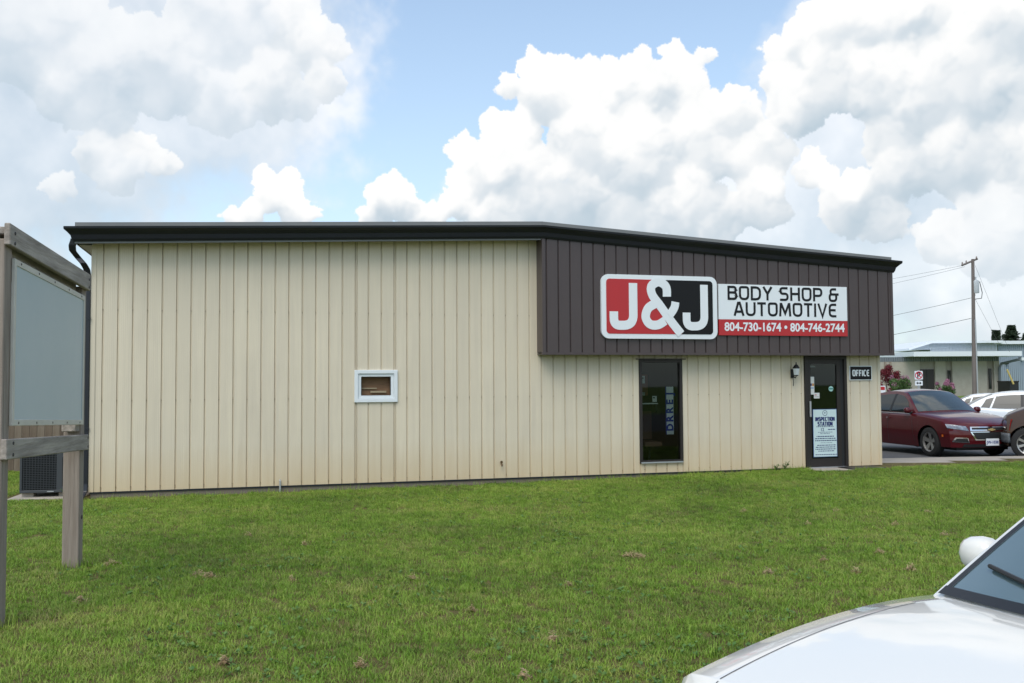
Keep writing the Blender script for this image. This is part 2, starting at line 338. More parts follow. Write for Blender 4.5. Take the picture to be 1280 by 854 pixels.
def text_obj(name, s, size, m, parent, loc, ext=.002, fat=0., sx=1.0, align='CENTER', shear=0):
    """upright lettering facing -y"""
    c = bpy.data.curves.new('t', 'FONT'); c.body = s; c.size = size; c.extrude = ext; c.offset = fat; c.align_x = align; c.align_y = 'CENTER'; c.resolution_u = 3; c.shear = shear
    t = bpy.data.objects.new('t', c); COL.objects.link(t)
    dg = bpy.context.evaluated_depsgraph_get(); dg.update()
    me = bpy.data.meshes.new_from_object(t.evaluated_get(dg)); bpy.data.objects.remove(t); bpy.data.curves.remove(c)
    me.materials.clear(); me.transform(Matrix.Rotation(R(90), 4, 'X') @ Matrix.Diagonal((sx, 1, 1, 1)))
    return link(name, me, m, parent, loc)
def fillet(pts, n=5):
    """(x, z, radius) corners -> polyline"""
    out = []
    for i, p in enumerate(pts):
        r = p[2] if len(p) > 2 else 0
        if r <= 0 or i in (0, len(pts) - 1): out.append((p[0], p[1])); continue
        P = Vector(p[:2]); A = (Vector(pts[i-1][:2]) - P); B = (Vector(pts[i+1][:2]) - P)
        rr = min(r, A.length * .5, B.length * .5); a = P + A.normalized() * rr; b = P + B.normalized() * rr
        for k in range(n + 1):
            t = k / n; q = a * (1-t)**2 + P * 2 * t * (1-t) + b * t * t; out.append((q.x, q.y))
    return out
def ribbon(g, pts, w, d0, d1):
    """flat stroke of even width in the x,z plane, extruded from d0 to d1 along y"""
    P = [Vector(p) for p in pts]; n = len(P); Lf = []; Rt = []
    for i in range(n):
        a = (P[i] - P[i-1]).normalized() if i else (P[1] - P[0]).normalized()
        b = (P[i+1] - P[i]).normalized() if i < n - 1 else a
        na, nb = Vector((-a.y, a.x)), Vector((-b.y, b.x)); mN = (na + nb)
        mN = mN.normalized() if mN.length > 1e-6 else na
        k = w / 2 / max(.45, mN.dot(na)); Lf.append(P[i] + mN * k); Rt.append(P[i] - mN * k)
    V = [(p.x, d0, p.y) for p in Lf] + [(p.x, d0, p.y) for p in Rt] + [(p.x, d1, p.y) for p in Lf] + [(p.x, d1, p.y) for p in Rt]
    F = []
    for i in range(n - 1):
        F += [(i, i+1, n+i+1, n+i), (2*n+i, 3*n+i, 3*n+i+1, 2*n+i+1), (i, 2*n+i, 2*n+i+1, i+1), (n+i, n+i+1, 3*n+i+1, 3*n+i)]
    F += [(0, n, 3*n, 2*n), (n-1, 3*n-1, 4*n-1, 2*n-1)]
    return g.add(V, F)
def smooth_path(pts, n=6):
    out = []; P = [Vector(p) for p in pts]
    for i in range(len(P) - 1):
        p0, p1, p2, p3 = P[max(i-1, 0)], P[i], P[i+1], P[min(i+2, len(P)-1)]
        for k in range(n):
            t = k / n; out.append(.5 * ((2*p1) + (p2-p0)*t + (2*p0-5*p1+4*p2-p3)*t*t + (3*p1-p0-3*p2+p3)*t**3))
    out.append(P[-1]); return [tuple(p) for p in out]

# ------------------------------------------------------------------ ground
THETA, DIST = .2713, 15.08
ex, ey = Vector((math.cos(THETA), math.sin(THETA), 0)), Vector((-math.sin(THETA), math.cos(THETA), 0))
def to_local(x, y): p = Vector((x, y - DIST, 0)); return p.dot(ex), p.dot(ey)
def to_world(s, y, z=0): p = ex * s + ey * y; return Vector((p.x, p.y + DIST, z))
def sstep(a, b, x): t = min(1, max(0, (x - a) / (b - a))); return t * t * (3 - 2 * t)
def lawn_z(x, y):
    s, d = to_local(x, y)
    return .09 * sstep(-1.5, 7.5, s) * sstep(-7, -.5, d) + .022 * mnoise.noise((x * .5, y * .5, 3)) * sstep(0, -1.5, d) + .004 * mnoise.noise((x * 2.3, y * 2.3, 9))
ROAD_EDGE = 4.25
def grid_mesh(name, xs, ys, zf, keep=None):
    g = G(); idx = {}
    for i, x in enumerate(xs):
        for j, y in enumerate(ys): idx[i, j] = len(g.v); g.v.append((x, y, zf(x, y)))
    for i in range(len(xs) - 1):
        for j in range(len(ys) - 1):
            if keep is None or keep((xs[i] + xs[i+1]) / 2, (ys[j] + ys[j+1]) / 2):
                g.f.append((idx[i, j], idx[i+1, j], idx[i+1, j+1], idx[i, j+1]))
    me = g.mesh(name, recalc=False); me.polygons.foreach_set('use_smooth', [True] * len(me.polygons)); return me
def frange(a, b, st): n = int(round((b - a) / st)); return [a + (b - a) * i / n for i in range(n + 1)]

def lawn_mat():
    m = bpy.data.materials.new('lawn_soil'); m.use_nodes = True; nt = m.node_tree; b = nt.nodes['Principled BSDF']; b.inputs['Roughness'].default_value = 1; b.inputs['Specular IOR Level'].default_value = .1
    g = N(nt, 'ShaderNodeNewGeometry')
    n = N(nt, 'ShaderNodeTexNoise', ins={'Scale': 9.0, 'Detail': 8.0, 'Roughness': .7}); L(nt, g.outputs['Position'], n.inputs['Vector'])
    c = N(nt, 'ShaderNodeValToRGB'); L(nt, n.outputs[0], c.inputs[0])
    c.color_ramp.elements[0].position = .35; c.color_ramp.elements[0].color = (.060, .055, .020, 1)
    c.color_ramp.elements[1].position = .7; c.color_ramp.elements[1].color = (.19, .15, .065, 1)
    L(nt, c.outputs[0], b.inputs['Base Color']); return m
M_LAWN = lawn_mat()
M_FARG = mat('far_grass', (.13, .20, .045), 1, spec=.1, var=(.6, .8, (.17, .22, .06)))
o = link('ground', grid_mesh('ground', [-900, -60, 60, 900], [-300, -40, 60, 1500], lambda x, y: -.95), M_FARG); o['kind'] = 'structure'
o['label'] = 'flat grassy ground around the site'
lx, ly = frange(-22, 26, .4), frange(ROAD_EDGE, 40.25, .4)
def lawn_keep(x, y):
    s, d = to_local(x, y); return not (s > 6.2 and d > .25) and not (-5.6 < s < 6.3 and .8 < d)
o = link('lawn', grid_mesh('lawn', lx, ly, lawn_z, lawn_keep), M_LAWN); tag(o, 'mown green lawn in front of the metal building', kind='structure')
o = link('road', grid_mesh('road', [-60, -20, 20, 60], [-9, 0, ROAD_EDGE + .02], lambda x, y: -.03), M_ASPH); tag(o, 'asphalt road edge where the photographer stands', kind='structure')
# parking lot beside and behind the building, and its walk
g = G()
def quad_local(g, s0, s1, y0, y1, z):
    a = [to_world(s0, y0, z), to_world(s1, y0, z), to_world(s1, y1, z), to_world(s0, y1, z)]; return g.add(a, [(0, 1, 2, 3)])
LOT = -.05
def lot_z(x, y): return LOT - .021 * max(0, y - 21.7)
g = None
lot = grid_mesh('parking_lot', frange(1.0, 62, 1.0), frange(15.5, 56, .75), lot_z, lambda x, y: to_local(x, y)[0] > 6.55 and to_local(x, y)[1] > .0)
o = link('parking_lot', lot, M_ASPH); tag(o, 'dark asphalt parking lot beside the building', kind='structure')
g = G(); P = [to_world(s, y) for s, y in ((5.42, -.52), (6.35, -.52), (11.5, -.12), (14.5, .11), (14.5, .30), (9.6, 1.15), (7.06, 1.45), (7.06, .01), (5.42, .01))]
n = len(P); g.add([(p.x, p.y, .085) for p in P] + [(p.x, p.y, -.2) for p in P], [tuple(range(n))] + [(i, i + n, (i+1) % n + n, (i+1) % n) for i in range(n)])
o = link('walkway', g.mesh(), M_CONC); tag(o, 'pale concrete walk by the office door', kind='structure')

# ------------------------------------------------------------------ the metal building
BLD = empty('metal_building', (0, DIST, 0), THETA)
tag(BLD, 'low cream ribbed metal building with dark brown sign band and shallow gable roof', 'building')
SL, SR, MID, OV, DEEP = -6.356, 7.019, .435, .30, 19.0
SBR = SR + .085                              # the sign band runs a little past the corner
S0, RIB, ZB = -6.2057, .2032, .10
def ztrim(s): return 3.995 - (.043 * (MID - s) if s < MID else .0572 * (s - MID))
FBOT = 2.096
WIN = (2.245, 3.037, .266, 2.022); DOOR = (5.445, 6.308, .09, 2.04); SMALL = (-2.53, -1.92, 1.385, 1.825)
OPEN = [WIN, DOOR, SMALL]
seams = [SL] + [S0 + k * RIB for k in range(66) if S0 + k * RIB < SR - .05] + [SR]
def panel(name, m, x0, x1, z0, zt0, zt1, y, first=False):
    """one formed sheet: flat pan with a turned-back leg on both edges"""
    w = x1 - x0; gp = .017 if not first else .002; dp = .016
    prof = [(x0, y + dp), (x0 + gp * .5, y + dp), (x0 + gp, y), (x1 - .009, y), (x1 - .004, y + dp)]
    V = []; F = []
    for x, yy in prof:
        t = (x - x0) / w; V += [(x, yy, z0), (x, yy, zt0 + (zt1 - zt0) * t)]
    for i in range(len(prof) - 1): F.append((2*i, 2*i+2, 2*i+3, 2*i+1))
    return link(name, G().add(V, F).mesh(recalc=False), m, BLD)
for x0, x1 in zip(seams[:-1], seams[1:]):
    spans = [(ZB, None)]
    cuts = sorted({x0, x1} | {c for o_ in OPEN for c in o_[:2] if x0 + .004 < c < x1 - .004})
    for a, b in zip(cuts[:-1], cuts[1:]):
        mid = (a + b) / 2; top0, top1 = (ztrim(a) + .02, ztrim(b) + .02) if a < MID - .05 else (2.16, 2.16)
        op = [o_ for o_ in OPEN if o_[0] < mid < o_[1]]
        if not op: panel('siding_panel', M_CREAM, a, b, ZB, top0, top1, 0, a == SL)
        else:
            o_ = op[0]
            if o_[2] > ZB + .03: panel('siding_panel', M_CREAM, a, b, ZB, o_[2], o_[2], 0)
            if o_[3] < top0 - .02: panel('siding_panel', M_CREAM, a, b, o_[3], top0, top1, 0)
# wall behind the sheets: strips round the openings (set back 15 mm), side and back walls
def wallstrip(x0, x1, z0, z1): boxobj('wall', M_SEAM, BLD, x0, x1, .0170, .15, z0, z1)
xs = sorted({SL + .01, SR - .01, WIN[0], WIN[1], DOOR[0], DOOR[1], SMALL[0], SMALL[1]})
for a, b in zip(xs[:-1], xs[1:]):
    mid = (a + b) / 2; op = [o_ for o_ in OPEN if o_[0] < mid < o_[1]]
    top = 3.58
    if not op: wallstrip(a, b, .06, top)
    else:
        if op[0][2] > .1: wallstrip(a, b, .06, op[0][2])
        wallstrip(a, b, op[0][3], top)
def sidewall(x, out):
    g = G(); n = 62
    for k in range(n):                                      # ribbed sheets along the flank
        y0 = .02 + k * (DEEP - .02) / n; y1 = y0 + (DEEP - .02) / n
        g.add([(x, y0 + .006, ZB), (x, y1 - .006, ZB), (x, y1 - .006, ztrim(x) - .02), (x, y0 + .006, ztrim(x) + .03),
               (x - out * .014, y1, ZB), (x - out * .014, y1, ztrim(x) + .03), (x - out * .014, y0, ZB), (x - out * .014, y0, ztrim(x) + .03)],
              [(0, 1, 2, 3), (1, 4, 5, 2), (6, 0, 3, 7)])
    return link('flank_wall', g.mesh(), M_CREAM, BLD)
sidewall(SL, -1); sidewall(SR, 1)
g = G().add([(SL+.02, DEEP, 0), (SR-.02, DEEP, 0), (SR-.02, DEEP, ztrim(SR)), (MID, DEEP, ztrim(MID)), (SL+.02, DEEP, ztrim(SL))], [(0, 1, 2, 3, 4)])
link('rear_wall', g.mesh(), M_CREAM, BLD)
boxobj('foundation', M_FOUND, BLD, SL + .015, SR - .015, .012, DEEP - .02, -.25, .099)
boxobj('base_trim', M_TRIM, BLD, SL + .005, DOOR[0], -.004, .01, ZB - .024, ZB - .001)
boxobj('base_trim', M_TRIM, BLD, DOOR[1], SR - .002, -.004, .01, ZB - .024, ZB - .001)
boxobj('corner_trim', M_CREAM, BLD, SL - .012, SL + .055, -.012, .06, ZB, ztrim(SL) - .005)
boxobj('corner_trim', M_CREAM, BLD, SR - .045, SR + .012, -.012, .06, ZB, FBOT + .05)
# roof
SLX, SRX = SL - .20, SBR + .01
def slope_slab(name, m, xa, xb, y0, y1, zlo, zhi):
    za, zb = ztrim(xa), ztrim(xb)
    g = G().add([(xa,y0,za+zlo),(xb,y0,zb+zlo),(xb,y1,zb+zlo),(xa,y1,za+zlo),(xa,y0,za+zhi),(xb,y0,zb+zhi),(xb,y1,zb+zhi),(xa,y1,za+zhi)],
                [(0,3,2,1),(4,5,6,7),(0,1,5,4),(1,2,6,5),(2,3,7,6),(3,0,4,7)])
    return link(name, g.mesh(), m, BLD)
slope_slab('roof', M_GREY, SLX + .012, MID - .001, -OV - .008, DEEP + .2, .19, .275)
slope_slab('roof', M_GREY, MID + .001, SRX - .012, -OV - .008, DEEP + .2, .19, .275)
slope_slab('soffit', M_SOFFIT, SLX + .01, MID - .01, -OV + .005, .03, .012, .022)
slope_slab('soffit_edge', mat('edge_grey', (.13, .14, .14), .6), SLX + .01, MID - .02, -OV - .004, -OV + .006, -.028, .005)
slope_slab('soffit', M_SOFFIT, MID + .01, SRX - .01, -OV + .005, .03, .012, .022)
# black crown-shaped rake trim, mitred at the ridge
PROF = [(0, .0), (.012, .0), (.03, .03), (.045, .09), (.085, .135), (.12, .165), (.125, .195), (.0, .195)]
def rake(xa, xb, fa, fb):
    V = []; n = len(PROF)
    for x, fl in ((xa, fa), (xb, fb)):
        for d, h in PROF: V.append((x + fl * d, -OV - .01 - d, ztrim(x) + h))
    F = [(i, (i+1) % n, (i+1) % n + n, i + n) for i in range(n)] + [tuple(range(n)), tuple(range(2*n-1, n-1, -1))]
    return link('rake_trim', G().add(V, F).mesh(), M_TRIM, BLD)
rake(SLX + .01, MID, -1, 0); rake(MID, SRX, 0, 1)
def eave(x, sg):
    V = []; n = len(PROF)
    for y, fl in ((-OV - .01, -1), (DEEP + .2, 0)):
        for d, h in PROF: V.append((x + sg * d, y + fl * d, ztrim(x) + h - .012))
    F = [(i, (i+1) % n, (i+1) % n + n, i + n) for i in range(n)] + [tuple(range(n)), tuple(range(2*n-1, n-1, -1))]
    return link('eave_gutter', G().add(V, F).mesh(), M_TRIM, BLD)
eave(SLX + .008, -1); eave(SRX + .002, 1)
boxobj('eave_soffit', M_SOFFIT, BLD, SLX + .012, SL - .013, .03, DEEP, ztrim(SL) - .012, ztrim(SL) - .002)
# brown sign band over the right half
for x0, x1 in zip([MID] + [s for s in seams if MID + .06 < s < SBR - .05], [s for s in seams if MID + .06 < s < SBR - .05] + [SBR]):
    panel('band_panel', M_BROWN, x0, x1, FBOT + .03, ztrim(x0) + .01, ztrim(x1) + .01, -OV, False)
g = G().add([(MID+.012,-OV+.016,FBOT+.02),(SBR-.012,-OV+.016,FBOT+.02),(SBR-.012,-OV+.016,ztrim(SBR)),(MID+.012,-OV+.016,ztrim(MID))], [(0,1,2,3)])
link('band_backing', g.mesh(), M_SEAMB, BLD)
boxobj('band_bottom_trim', M_BROWN, BLD, MID - .012, SBR + .012, -OV - .012, -OV + .03, FBOT, FBOT + .04)
boxobj('band_soffit', M_BROWN, BLD, MID, SBR, -OV + .031, -.001, FBOT + .006, FBOT + .022)
for x0, x1 in ((MID - .006, MID + .045), (SBR - .04, SBR + .012)):
    boxobj('band_corner', M_BROWN, BLD, x0, x1, -OV - .008, -.001, FBOT + .041, ztrim(x0) - .002)
# screws of the siding: small dark heads in two rows
g = G()
for x in seams[1:-1]:
    for z in (.16, 1.42, 2.75):
        if any(o_[0] - .02 < x < o_[1] + .02 and o_[2] - .05 < z < o_[3] + .05 for o_ in OPEN) or (x > MID and z > 2): continue
        g.box(x - .0045, x + .0045, -.002, .014, z - .0045, z + .0045)
o = link('siding_screws', g.mesh(), mat('screw_tan', (.22, .17, .11), .5), BLD); o['kind'] = 'stuff'
# downspout at the left corner
g = G()
def rect_path(g, pts, w, d):
    P = [Vector(p) for p in pts]; V = []; n = 4
    for p in P: V += [(p.x - w/2, p.y - d/2, p.z), (p.x + w/2, p.y - d/2, p.z), (p.x + w/2, p.y + d/2, p.z), (p.x - w/2, p.y + d/2, p.z)]
    F = [(0, 1, 2, 3), tuple(range(len(V)-4, len(V)))]
    for i in range(len(P) - 1): F += [(4*i+k, 4*i+(k+1)%4, 4*i+4+(k+1)%4, 4*i+4+k) for k in range(4)]
    return g.add(V, F)
zt = ztrim(SL)
rect_path(g, [(SLX - .0, -OV + .04, zt + .03), (SLX - .03, -OV + .05, zt - .06), (SLX - .03, -OV + .09, zt - .13), (SLX + .03, -OV + .20, zt - .22), (SL - .10, -.12, zt - .30), (SL - .07, -.03, zt - .37), (SL - .06, .0, zt - .46), (SL - .06, .0, .22), (SL - .06, -.02, .12), (SL - .09, -.16, .03)], .088, .075)
link('downspout', g.mesh(bevel=.008), M_TRIM, BLD)
for z in (1.0, 2.6): boxobj('downspout_strap', M_TRIM, BLD, SL - .112, SL - .008, -.046, .05, z, z + .03)

# small white vinyl window
W = empty('small_window', (0, 0, 0), 0, BLD); W['label'] = 'white framed small window'
def frame(name, m, parent, x0, x1, z0, z1, w, y0, y1, bev=.004):
    """four mitred rails as one frame"""
    g = G()
    o_, i_ = [(x0, z0), (x1, z0), (x1, z1), (x0, z1)], [(x0+w, z0+w), (x1-w, z0+w), (x1-w, z1-w), (x0+w, z1-w)]
    V = [(x, y0, z) for x, z in o_] + [(x, y0, z) for x, z in i_] + [(x, y1, z) for x, z in o_] + [(x, y1, z) for x, z in i_]
    F = []
    for k in range(4):
        q = (k + 1) % 4; F += [(k, q, 4+q, 4+k), (8+k, 12+k, 12+q, 8+q), (k, 8+k, 8+q, q), (4+k, 4+q, 12+q, 12+k)]
    g.add(V, F); return link(name, g.mesh(bevel=bev), m, parent)
frame('casing', M_WHITE, W, -2.562, -1.886, 1.352, 1.858, .058, -.03, .10)
frame('sash', M_WHITE, W, -2.503, -1.945, 1.411, 1.799, .046, -.008, .09)
frame('bead', M_BLACK, W, -2.4565, -1.9915, 1.4575, 1.7525, .006, .0, .05, 0)
boxobj('pane', M_GLASS, W, -2.451, -1.997, 1.463, 1.747, .03, .036)
M_CARD = mat('cardboard', (.26, .15, .08), .85, var=(6, .8, (.15, .08, .045), (1, 1, 5)))
g = G().box(-2.46, -1.99, .13, .15, 1.45, 1.76)
link('backing_board', g.mesh(), M_CARD, W)
boxobj('shelf_board', mat('old_board', (.34, .27, .17), .8), W, -2.45, -2.2, .10, .125, 1.56, 1.58)
boxobj('shelf_board', MATS['old_board'], W, -2.30, -2.05, .09, .12, 1.50, 1.53)

# tall dark window
W = empty('tall_window', (0, 0, 0), 0, BLD); W['label'] = 'tall dark bronze framed window'
frame('frame', M_BRONZE, W, WIN[0] - .004, WIN[1] + .004, WIN[2] - .004, WIN[3] + .004, .05, -.022, .12)
boxobj('head_flashing', M_BRONZE, W, WIN[0] - .06, WIN[1] + .06, -.05, -.004, WIN[3] + .006, WIN[3] + .02)
boxobj('sill', M_METAL, W, WIN[0] + .01, WIN[1] - .01, -.045, -.023, WIN[2] - .002, WIN[2] + .02)
boxobj('pane', M_GLASS, W, WIN[0] + .046, WIN[1] - .046, .02, .026, WIN[2] + .046, WIN[3] - .046)
# office door
D = empty('office_door', (0, 0, 0), 0, BLD); D['label'] = 'dark bronze glazed office door'
frame('door_frame', M_BRONZE, D, DOOR[0] - .004, DOOR[1] + .004, DOOR[2] - .06, DOOR[3] + .05, .055, -.03, .12)
def leaf(x0, x1, z0, z1):
    g = G().box(x0, x0 + .075, 0, .045, z0, z1).box(x1 - .075, x1, 0, .045, z0, z1).box(x0 + .075, x1 - .075, .001, .044, z0, z0 + .15).box(x0 + .075, x1 - .075, .001, .044, z1 - .08, z1)
    return link('door_leaf', g.mesh(), M_BRONZE, D)
lf = leaf(DOOR[0] + .054, DOOR[1] - .12, .10, DOOR[3] - .008)
boxobj('side_jamb', M_BLACK, D, DOOR[1] - .118, DOOR[1] - .051, .0, .05, .10, DOOR[3])
boxobj('door_pane', M_GLASS, D, DOOR[0] + .125, DOOR[1] - .192, .018, .024, .245, DOOR[3] - .085)
boxobj('handle', M_METAL, D, DOOR[0] + .07, DOOR[0] + .10, -.06, -.03, 1.0, 1.28, .006)
boxobj('threshold', M_METAL, D, DOOR[0] + .05, DOOR[1] - .05, -.06, .05, .086, .10)
boxobj('door_closer', M_METAL, D, DOOR[0] + .14, DOOR[0] + .26, .045, .09, DOOR[3] - .15, DOOR[3] - .12)
# dark office behind the glass
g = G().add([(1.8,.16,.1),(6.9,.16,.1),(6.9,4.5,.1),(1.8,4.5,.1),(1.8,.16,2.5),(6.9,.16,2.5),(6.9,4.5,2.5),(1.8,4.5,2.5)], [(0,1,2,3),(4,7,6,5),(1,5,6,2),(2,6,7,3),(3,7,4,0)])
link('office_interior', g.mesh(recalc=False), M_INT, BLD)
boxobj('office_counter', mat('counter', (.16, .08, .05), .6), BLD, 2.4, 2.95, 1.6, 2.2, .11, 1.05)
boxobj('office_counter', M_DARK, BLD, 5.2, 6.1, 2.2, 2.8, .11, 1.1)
mat('paper', (.6, .62, .6), .8)
# hose bib and conduit stub
g = G().tube([(-.196, .01, .33), (-.196, -.05, .33), (-.20, -.075, .30)], .012, 8).lathe([(.001, -.004), (.022, -.004), (.022, .004), (.001, .004)], 10, 'y', (-.196, -.03, .36)).tube([(-.196, -.03, .33), (-.196, -.03, .36)], .006, 6)
link('hose_bib', g.mesh(), M_BRASS, BLD)
g = G().tube([(-3.68, -.03, -.02), (-3.68, -.03, .17), (-3.68, .01, .19)], .014, 8); link('conduit_stub', g.mesh(), M_METAL, BLD)

# ------------------------------------------------------------------ things on the building
def on_bld(name, label, cat): 
    o_ = empty(name, (0, DIST, 0), THETA); return tag(o_, label, cat)
# J&J sign: outer board, two coloured fields, strokes of the letters
SG = on_bld('logo_sign', 'rounded red, black and white sign reading J&J', 'sign')
JX0, JX1, JZ0, JZ1 = 1.437, 3.548, 2.366, 3.433
def rrect(x0, x1, z0, z1, r, n=6):
    out = []
    for cx, cz, a in ((x1-r, z0+r, -90), (x1-r, z1-r, 0), (x0+r, z1-r, 90), (x0+r, z0+r, 180)):
        for k in range(n + 1): t = R(a + 90 * k / n); out.append((cx + r * math.cos(t), cz + r * math.sin(t)))
    return out
YS = -OV - .02
link('board', G().prism(rrect(JX0, JX1, JZ0, JZ1, .13), YS - .03, -OV - .001).mesh(), M_SIGNW, SG)
def q(x, y):
    """sign artwork coordinates (measured on the photo) -> sign plane"""
    u = (x - 42) / 561; t = 45 + (x - 40) * .041; b = 360 + (x - 45) * .0125
    return (JX0 + u * (JX1 - JX0), JZ1 - (y - t) / (b - t) * (JZ1 - JZ0))
fx0, fx1, fz0, fz1 = JX0 + .085, JX1 - .085, JZ0 + .08, JZ1 - .075
split = [q(*p) for p in ((290, 70), (272, 110), (285, 160), (330, 215), (380, 280), (428, 345))]
split = [(x, min(fz1, max(fz0, z))) for x, z in split]; split[0] = (split[0][0], fz1); split[-1] = (split[-1][0], fz0)
rr = rrect(fx0, fx1, fz0, fz1, .06)                        # bottom right, top right, top left, bottom left corners
link('red_field', G().prism(rr[14:] + split[::-1], YS - .035, YS - .028).mesh(), M_SIGNR, SG)
link('black_field', G().prism(split + rr[:14], YS - .0355, YS - .0285).mesh(), M_SIGNK, SG)
def stroke(name, path, w, lvl=0, m=M_SIGNW, parent=None, taper=None):
    g = G(); ribbon(g, path, w, YS - .040 - lvl * .0012, YS - .034); return link(name, g.mesh(), m, parent or SG)
wj = .150
stroke('letter_j', fillet([(*q(99, 229), 0), (*q(99, 297), .19), (*q(191, 297), .19), (*q(191, 92), 0)], 10), wj)
stroke('letter_j', fillet([(*q(449, 238), 0), (*q(449, 304), .17), (*q(537, 304), .17), (*q(537, 105), 0)], 10), .142)
AM = empty('ampersand', (0, 0, 0), 0, SG)
stroke('stroke', smooth_path([q(*p) for p in ((354, 160), (350, 112), (315, 88), (280, 108), (283, 150), (320, 203), (370, 275), (421, 341))], 8), .150, 0, parent=AM)
stroke('stroke', smooth_path([q(*p) for p in ((299, 192), (263, 215), (250, 258), (270, 292), (308, 296), (344, 276))], 8), .150, 1, parent=AM)
stroke('stroke', smooth_path([q(*p) for p in ((395, 186), (390, 212), (374, 238), (362, 250))], 6), .142, 2, parent=AM)

# BODY SHOP & AUTOMOTIVE panel
SB = on_bld('shop_sign', 'white and red panel reading BODY SHOP & AUTOMOTIVE with phone numbers', 'sign')
BX0, BX1, BZ0, BZ1 = 3.586, 6.126, 2.437, 3.318
link('white_panel', G().box(BX0, BX1, YS - .015, -OV - .001, 2.711, BZ1).mesh(), M_SIGNW, SB)
link('red_panel', G().box(BX0, BX1, YS - .0145, -OV - .001, BZ0, 2.7095).mesh(), M_SIGNR, SB)
r_ = .30
FONT = {  # strokes as (x, z, corner radius) in a box one unit high
 'B': (.70, [[(.06, 0), (.06, 1)], [(0, .93), (.62, .93, .2), (.62, .53, .2), (.06, .53)], [(.06, .53), (.66, .53, .25), (.66, .07, .25), (0, .07)]]),
 'O': (.78, [[(.39, .93), (.08, .93, r_), (.08, .07, r_), (.72, .07, r_), (.72, .93, r_), (.385, .93)]]),
 'D': (.76, [[(.06, 0), (.06, 1)], [(0, .93), (.70, .93, .38), (.70, .07, .38), (0, .07)]]),
 'Y': (.74, [[(.05, 1), (.37, .48), (.37, 0)], [(.70, 1), (.37, .48)]]),
 'S': (.72, [[(.66, .93), (.08, .93, .22), (.08, .52, .22), (.65, .52, .22), (.65, .07, .22), (.04, .07)]]),
 'H': (.74, [[(.06, 0), (.06, 1)], [(.68, 0), (.68, 1)], [(.06, .52), (.68, .52)]]),
 'P': (.70, [[(.06, 0), (.06, 1)], [(0, .93), (.66, .93, .25), (.66, .42, .25), (.06, .42)]]),
 'A': (.80, [[(.04, 0), (.36, 1)], [(.44, 1), (.76, 0)], [(.17, .30), (.63, .30)], [(.30, .94), (.50, .94)]]),
 'U': (.76, [[(.06, 1), (.06, .07, r_), (.70, .07, r_), (.70, 1)]]),
 'T': (.70, [[(0, .93), (.70, .93)], [(.35, 0), (.35, .93)]]),
 'M': (.94, [[(.05, 0), (.12, 1)], [(.82, 1), (.89, 0)], [(.14, .96), (.47, .22), (.80, .96)]]),
 'I': (.14, [[(.07, 0), (.07, 1)]]),
 'V': (.76, [[(.04, 1), (.38, .03), (.72, 1)]]),
 'F': (.62, [[(.07, 0), (.07, 1)], [(0, .92), (.60, .92)], [(.07, .50), (.54, .50)]]),
 'C': (.70, [[(.66, .93), (.07, .93, .3), (.07, .07, .3), (.66, .07)]]),
 'N': (.74, [[(.06, 0), (.06, 1)], [(.68, 0), (.68, 1)], [(.06, .95), (.68, .05)]]),
 'E': (.66, [[(.64, .93), (.07, .93, .34), (.07, .07, .34), (.64, .07)], [(.07, .52), (.58, .52)]]),
 '&': (.80, [[(.60, .93), (.14, .93, .2), (.14, .55, .2), (.44, .55)], [(.40, .55), (.06, .55, .2), (.06, .07, .2), (.60, .07, .25), (.60, .55)], [(.40, .55), (.80, .55)]]),
}
def lettering(text, x0, z0, h, width, m, parent, th=.172, gap=.17, space=.42, yf=None, one=None):
    tot = sum((FONT[c][0] + gap) if c != ' ' else space for c in text) - gap; k = width / tot; x = x0
    for c in text:
        if c == ' ': x += space * k; continue
        w, strokes = FONT[c]; g = G(); y_ = YS - .014 if yf is None else yf
        for i, s_ in enumerate(strokes):
            ribbon(g, [(x + px * k, z0 + pz * h) for px, pz in fillet(s_, 6)], th * h, y_ - .004 - i * .0008, y_)
        link('letter', g.mesh(), m, parent); x += (w + gap) * k
def bq(x, y):
    u = (x - 612) / 622; t = 92 + (x - 612) * .042; b = 343 + (x - 617) * .017
    return (BX0 + u * (BX1 - BX0), BZ1 - (y - t) / (b - t) * (BZ1 - BZ0))
a = bq(655, 170); b = bq(1192, 186)
lettering('BODY SHOP &', a[0], a[1], .238, b[0] - a[0], M_LETTK, SB)
a = bq(683, 250); b = bq(1180, 262)
lettering('AUTOMOTIVE', a[0], a[1] + .005, .238, b[0] - a[0], M_LETTK, SB)
a = bq(634, 307); b = bq(1222, 316)
text_obj('phone_number', '804-730-1674 \u2022 804-746-2744', .205, M_SIGNW, SB, ((a[0] + b[0]) / 2, YS - .016, 2.577), .002, .005, .95)

# OFFICE plate
OP = on_bld('office_sign', 'small black plate reading OFFICE in white beside the door', 'sign')
link('plate', G().box(6.372, 6.842, -.022, -.002, 1.652, 1.915).mesh(), M_SIGNW, OP)
link('black_face', G().box(6.386, 6.828, -.026, -.021, 1.666, 1.901).mesh(), M_SIGNK, OP)
lettering('OFFICE', 6.432, 1.728, .112, .35, M_SIGNW, OP, .215, .26, yf=-.0255)

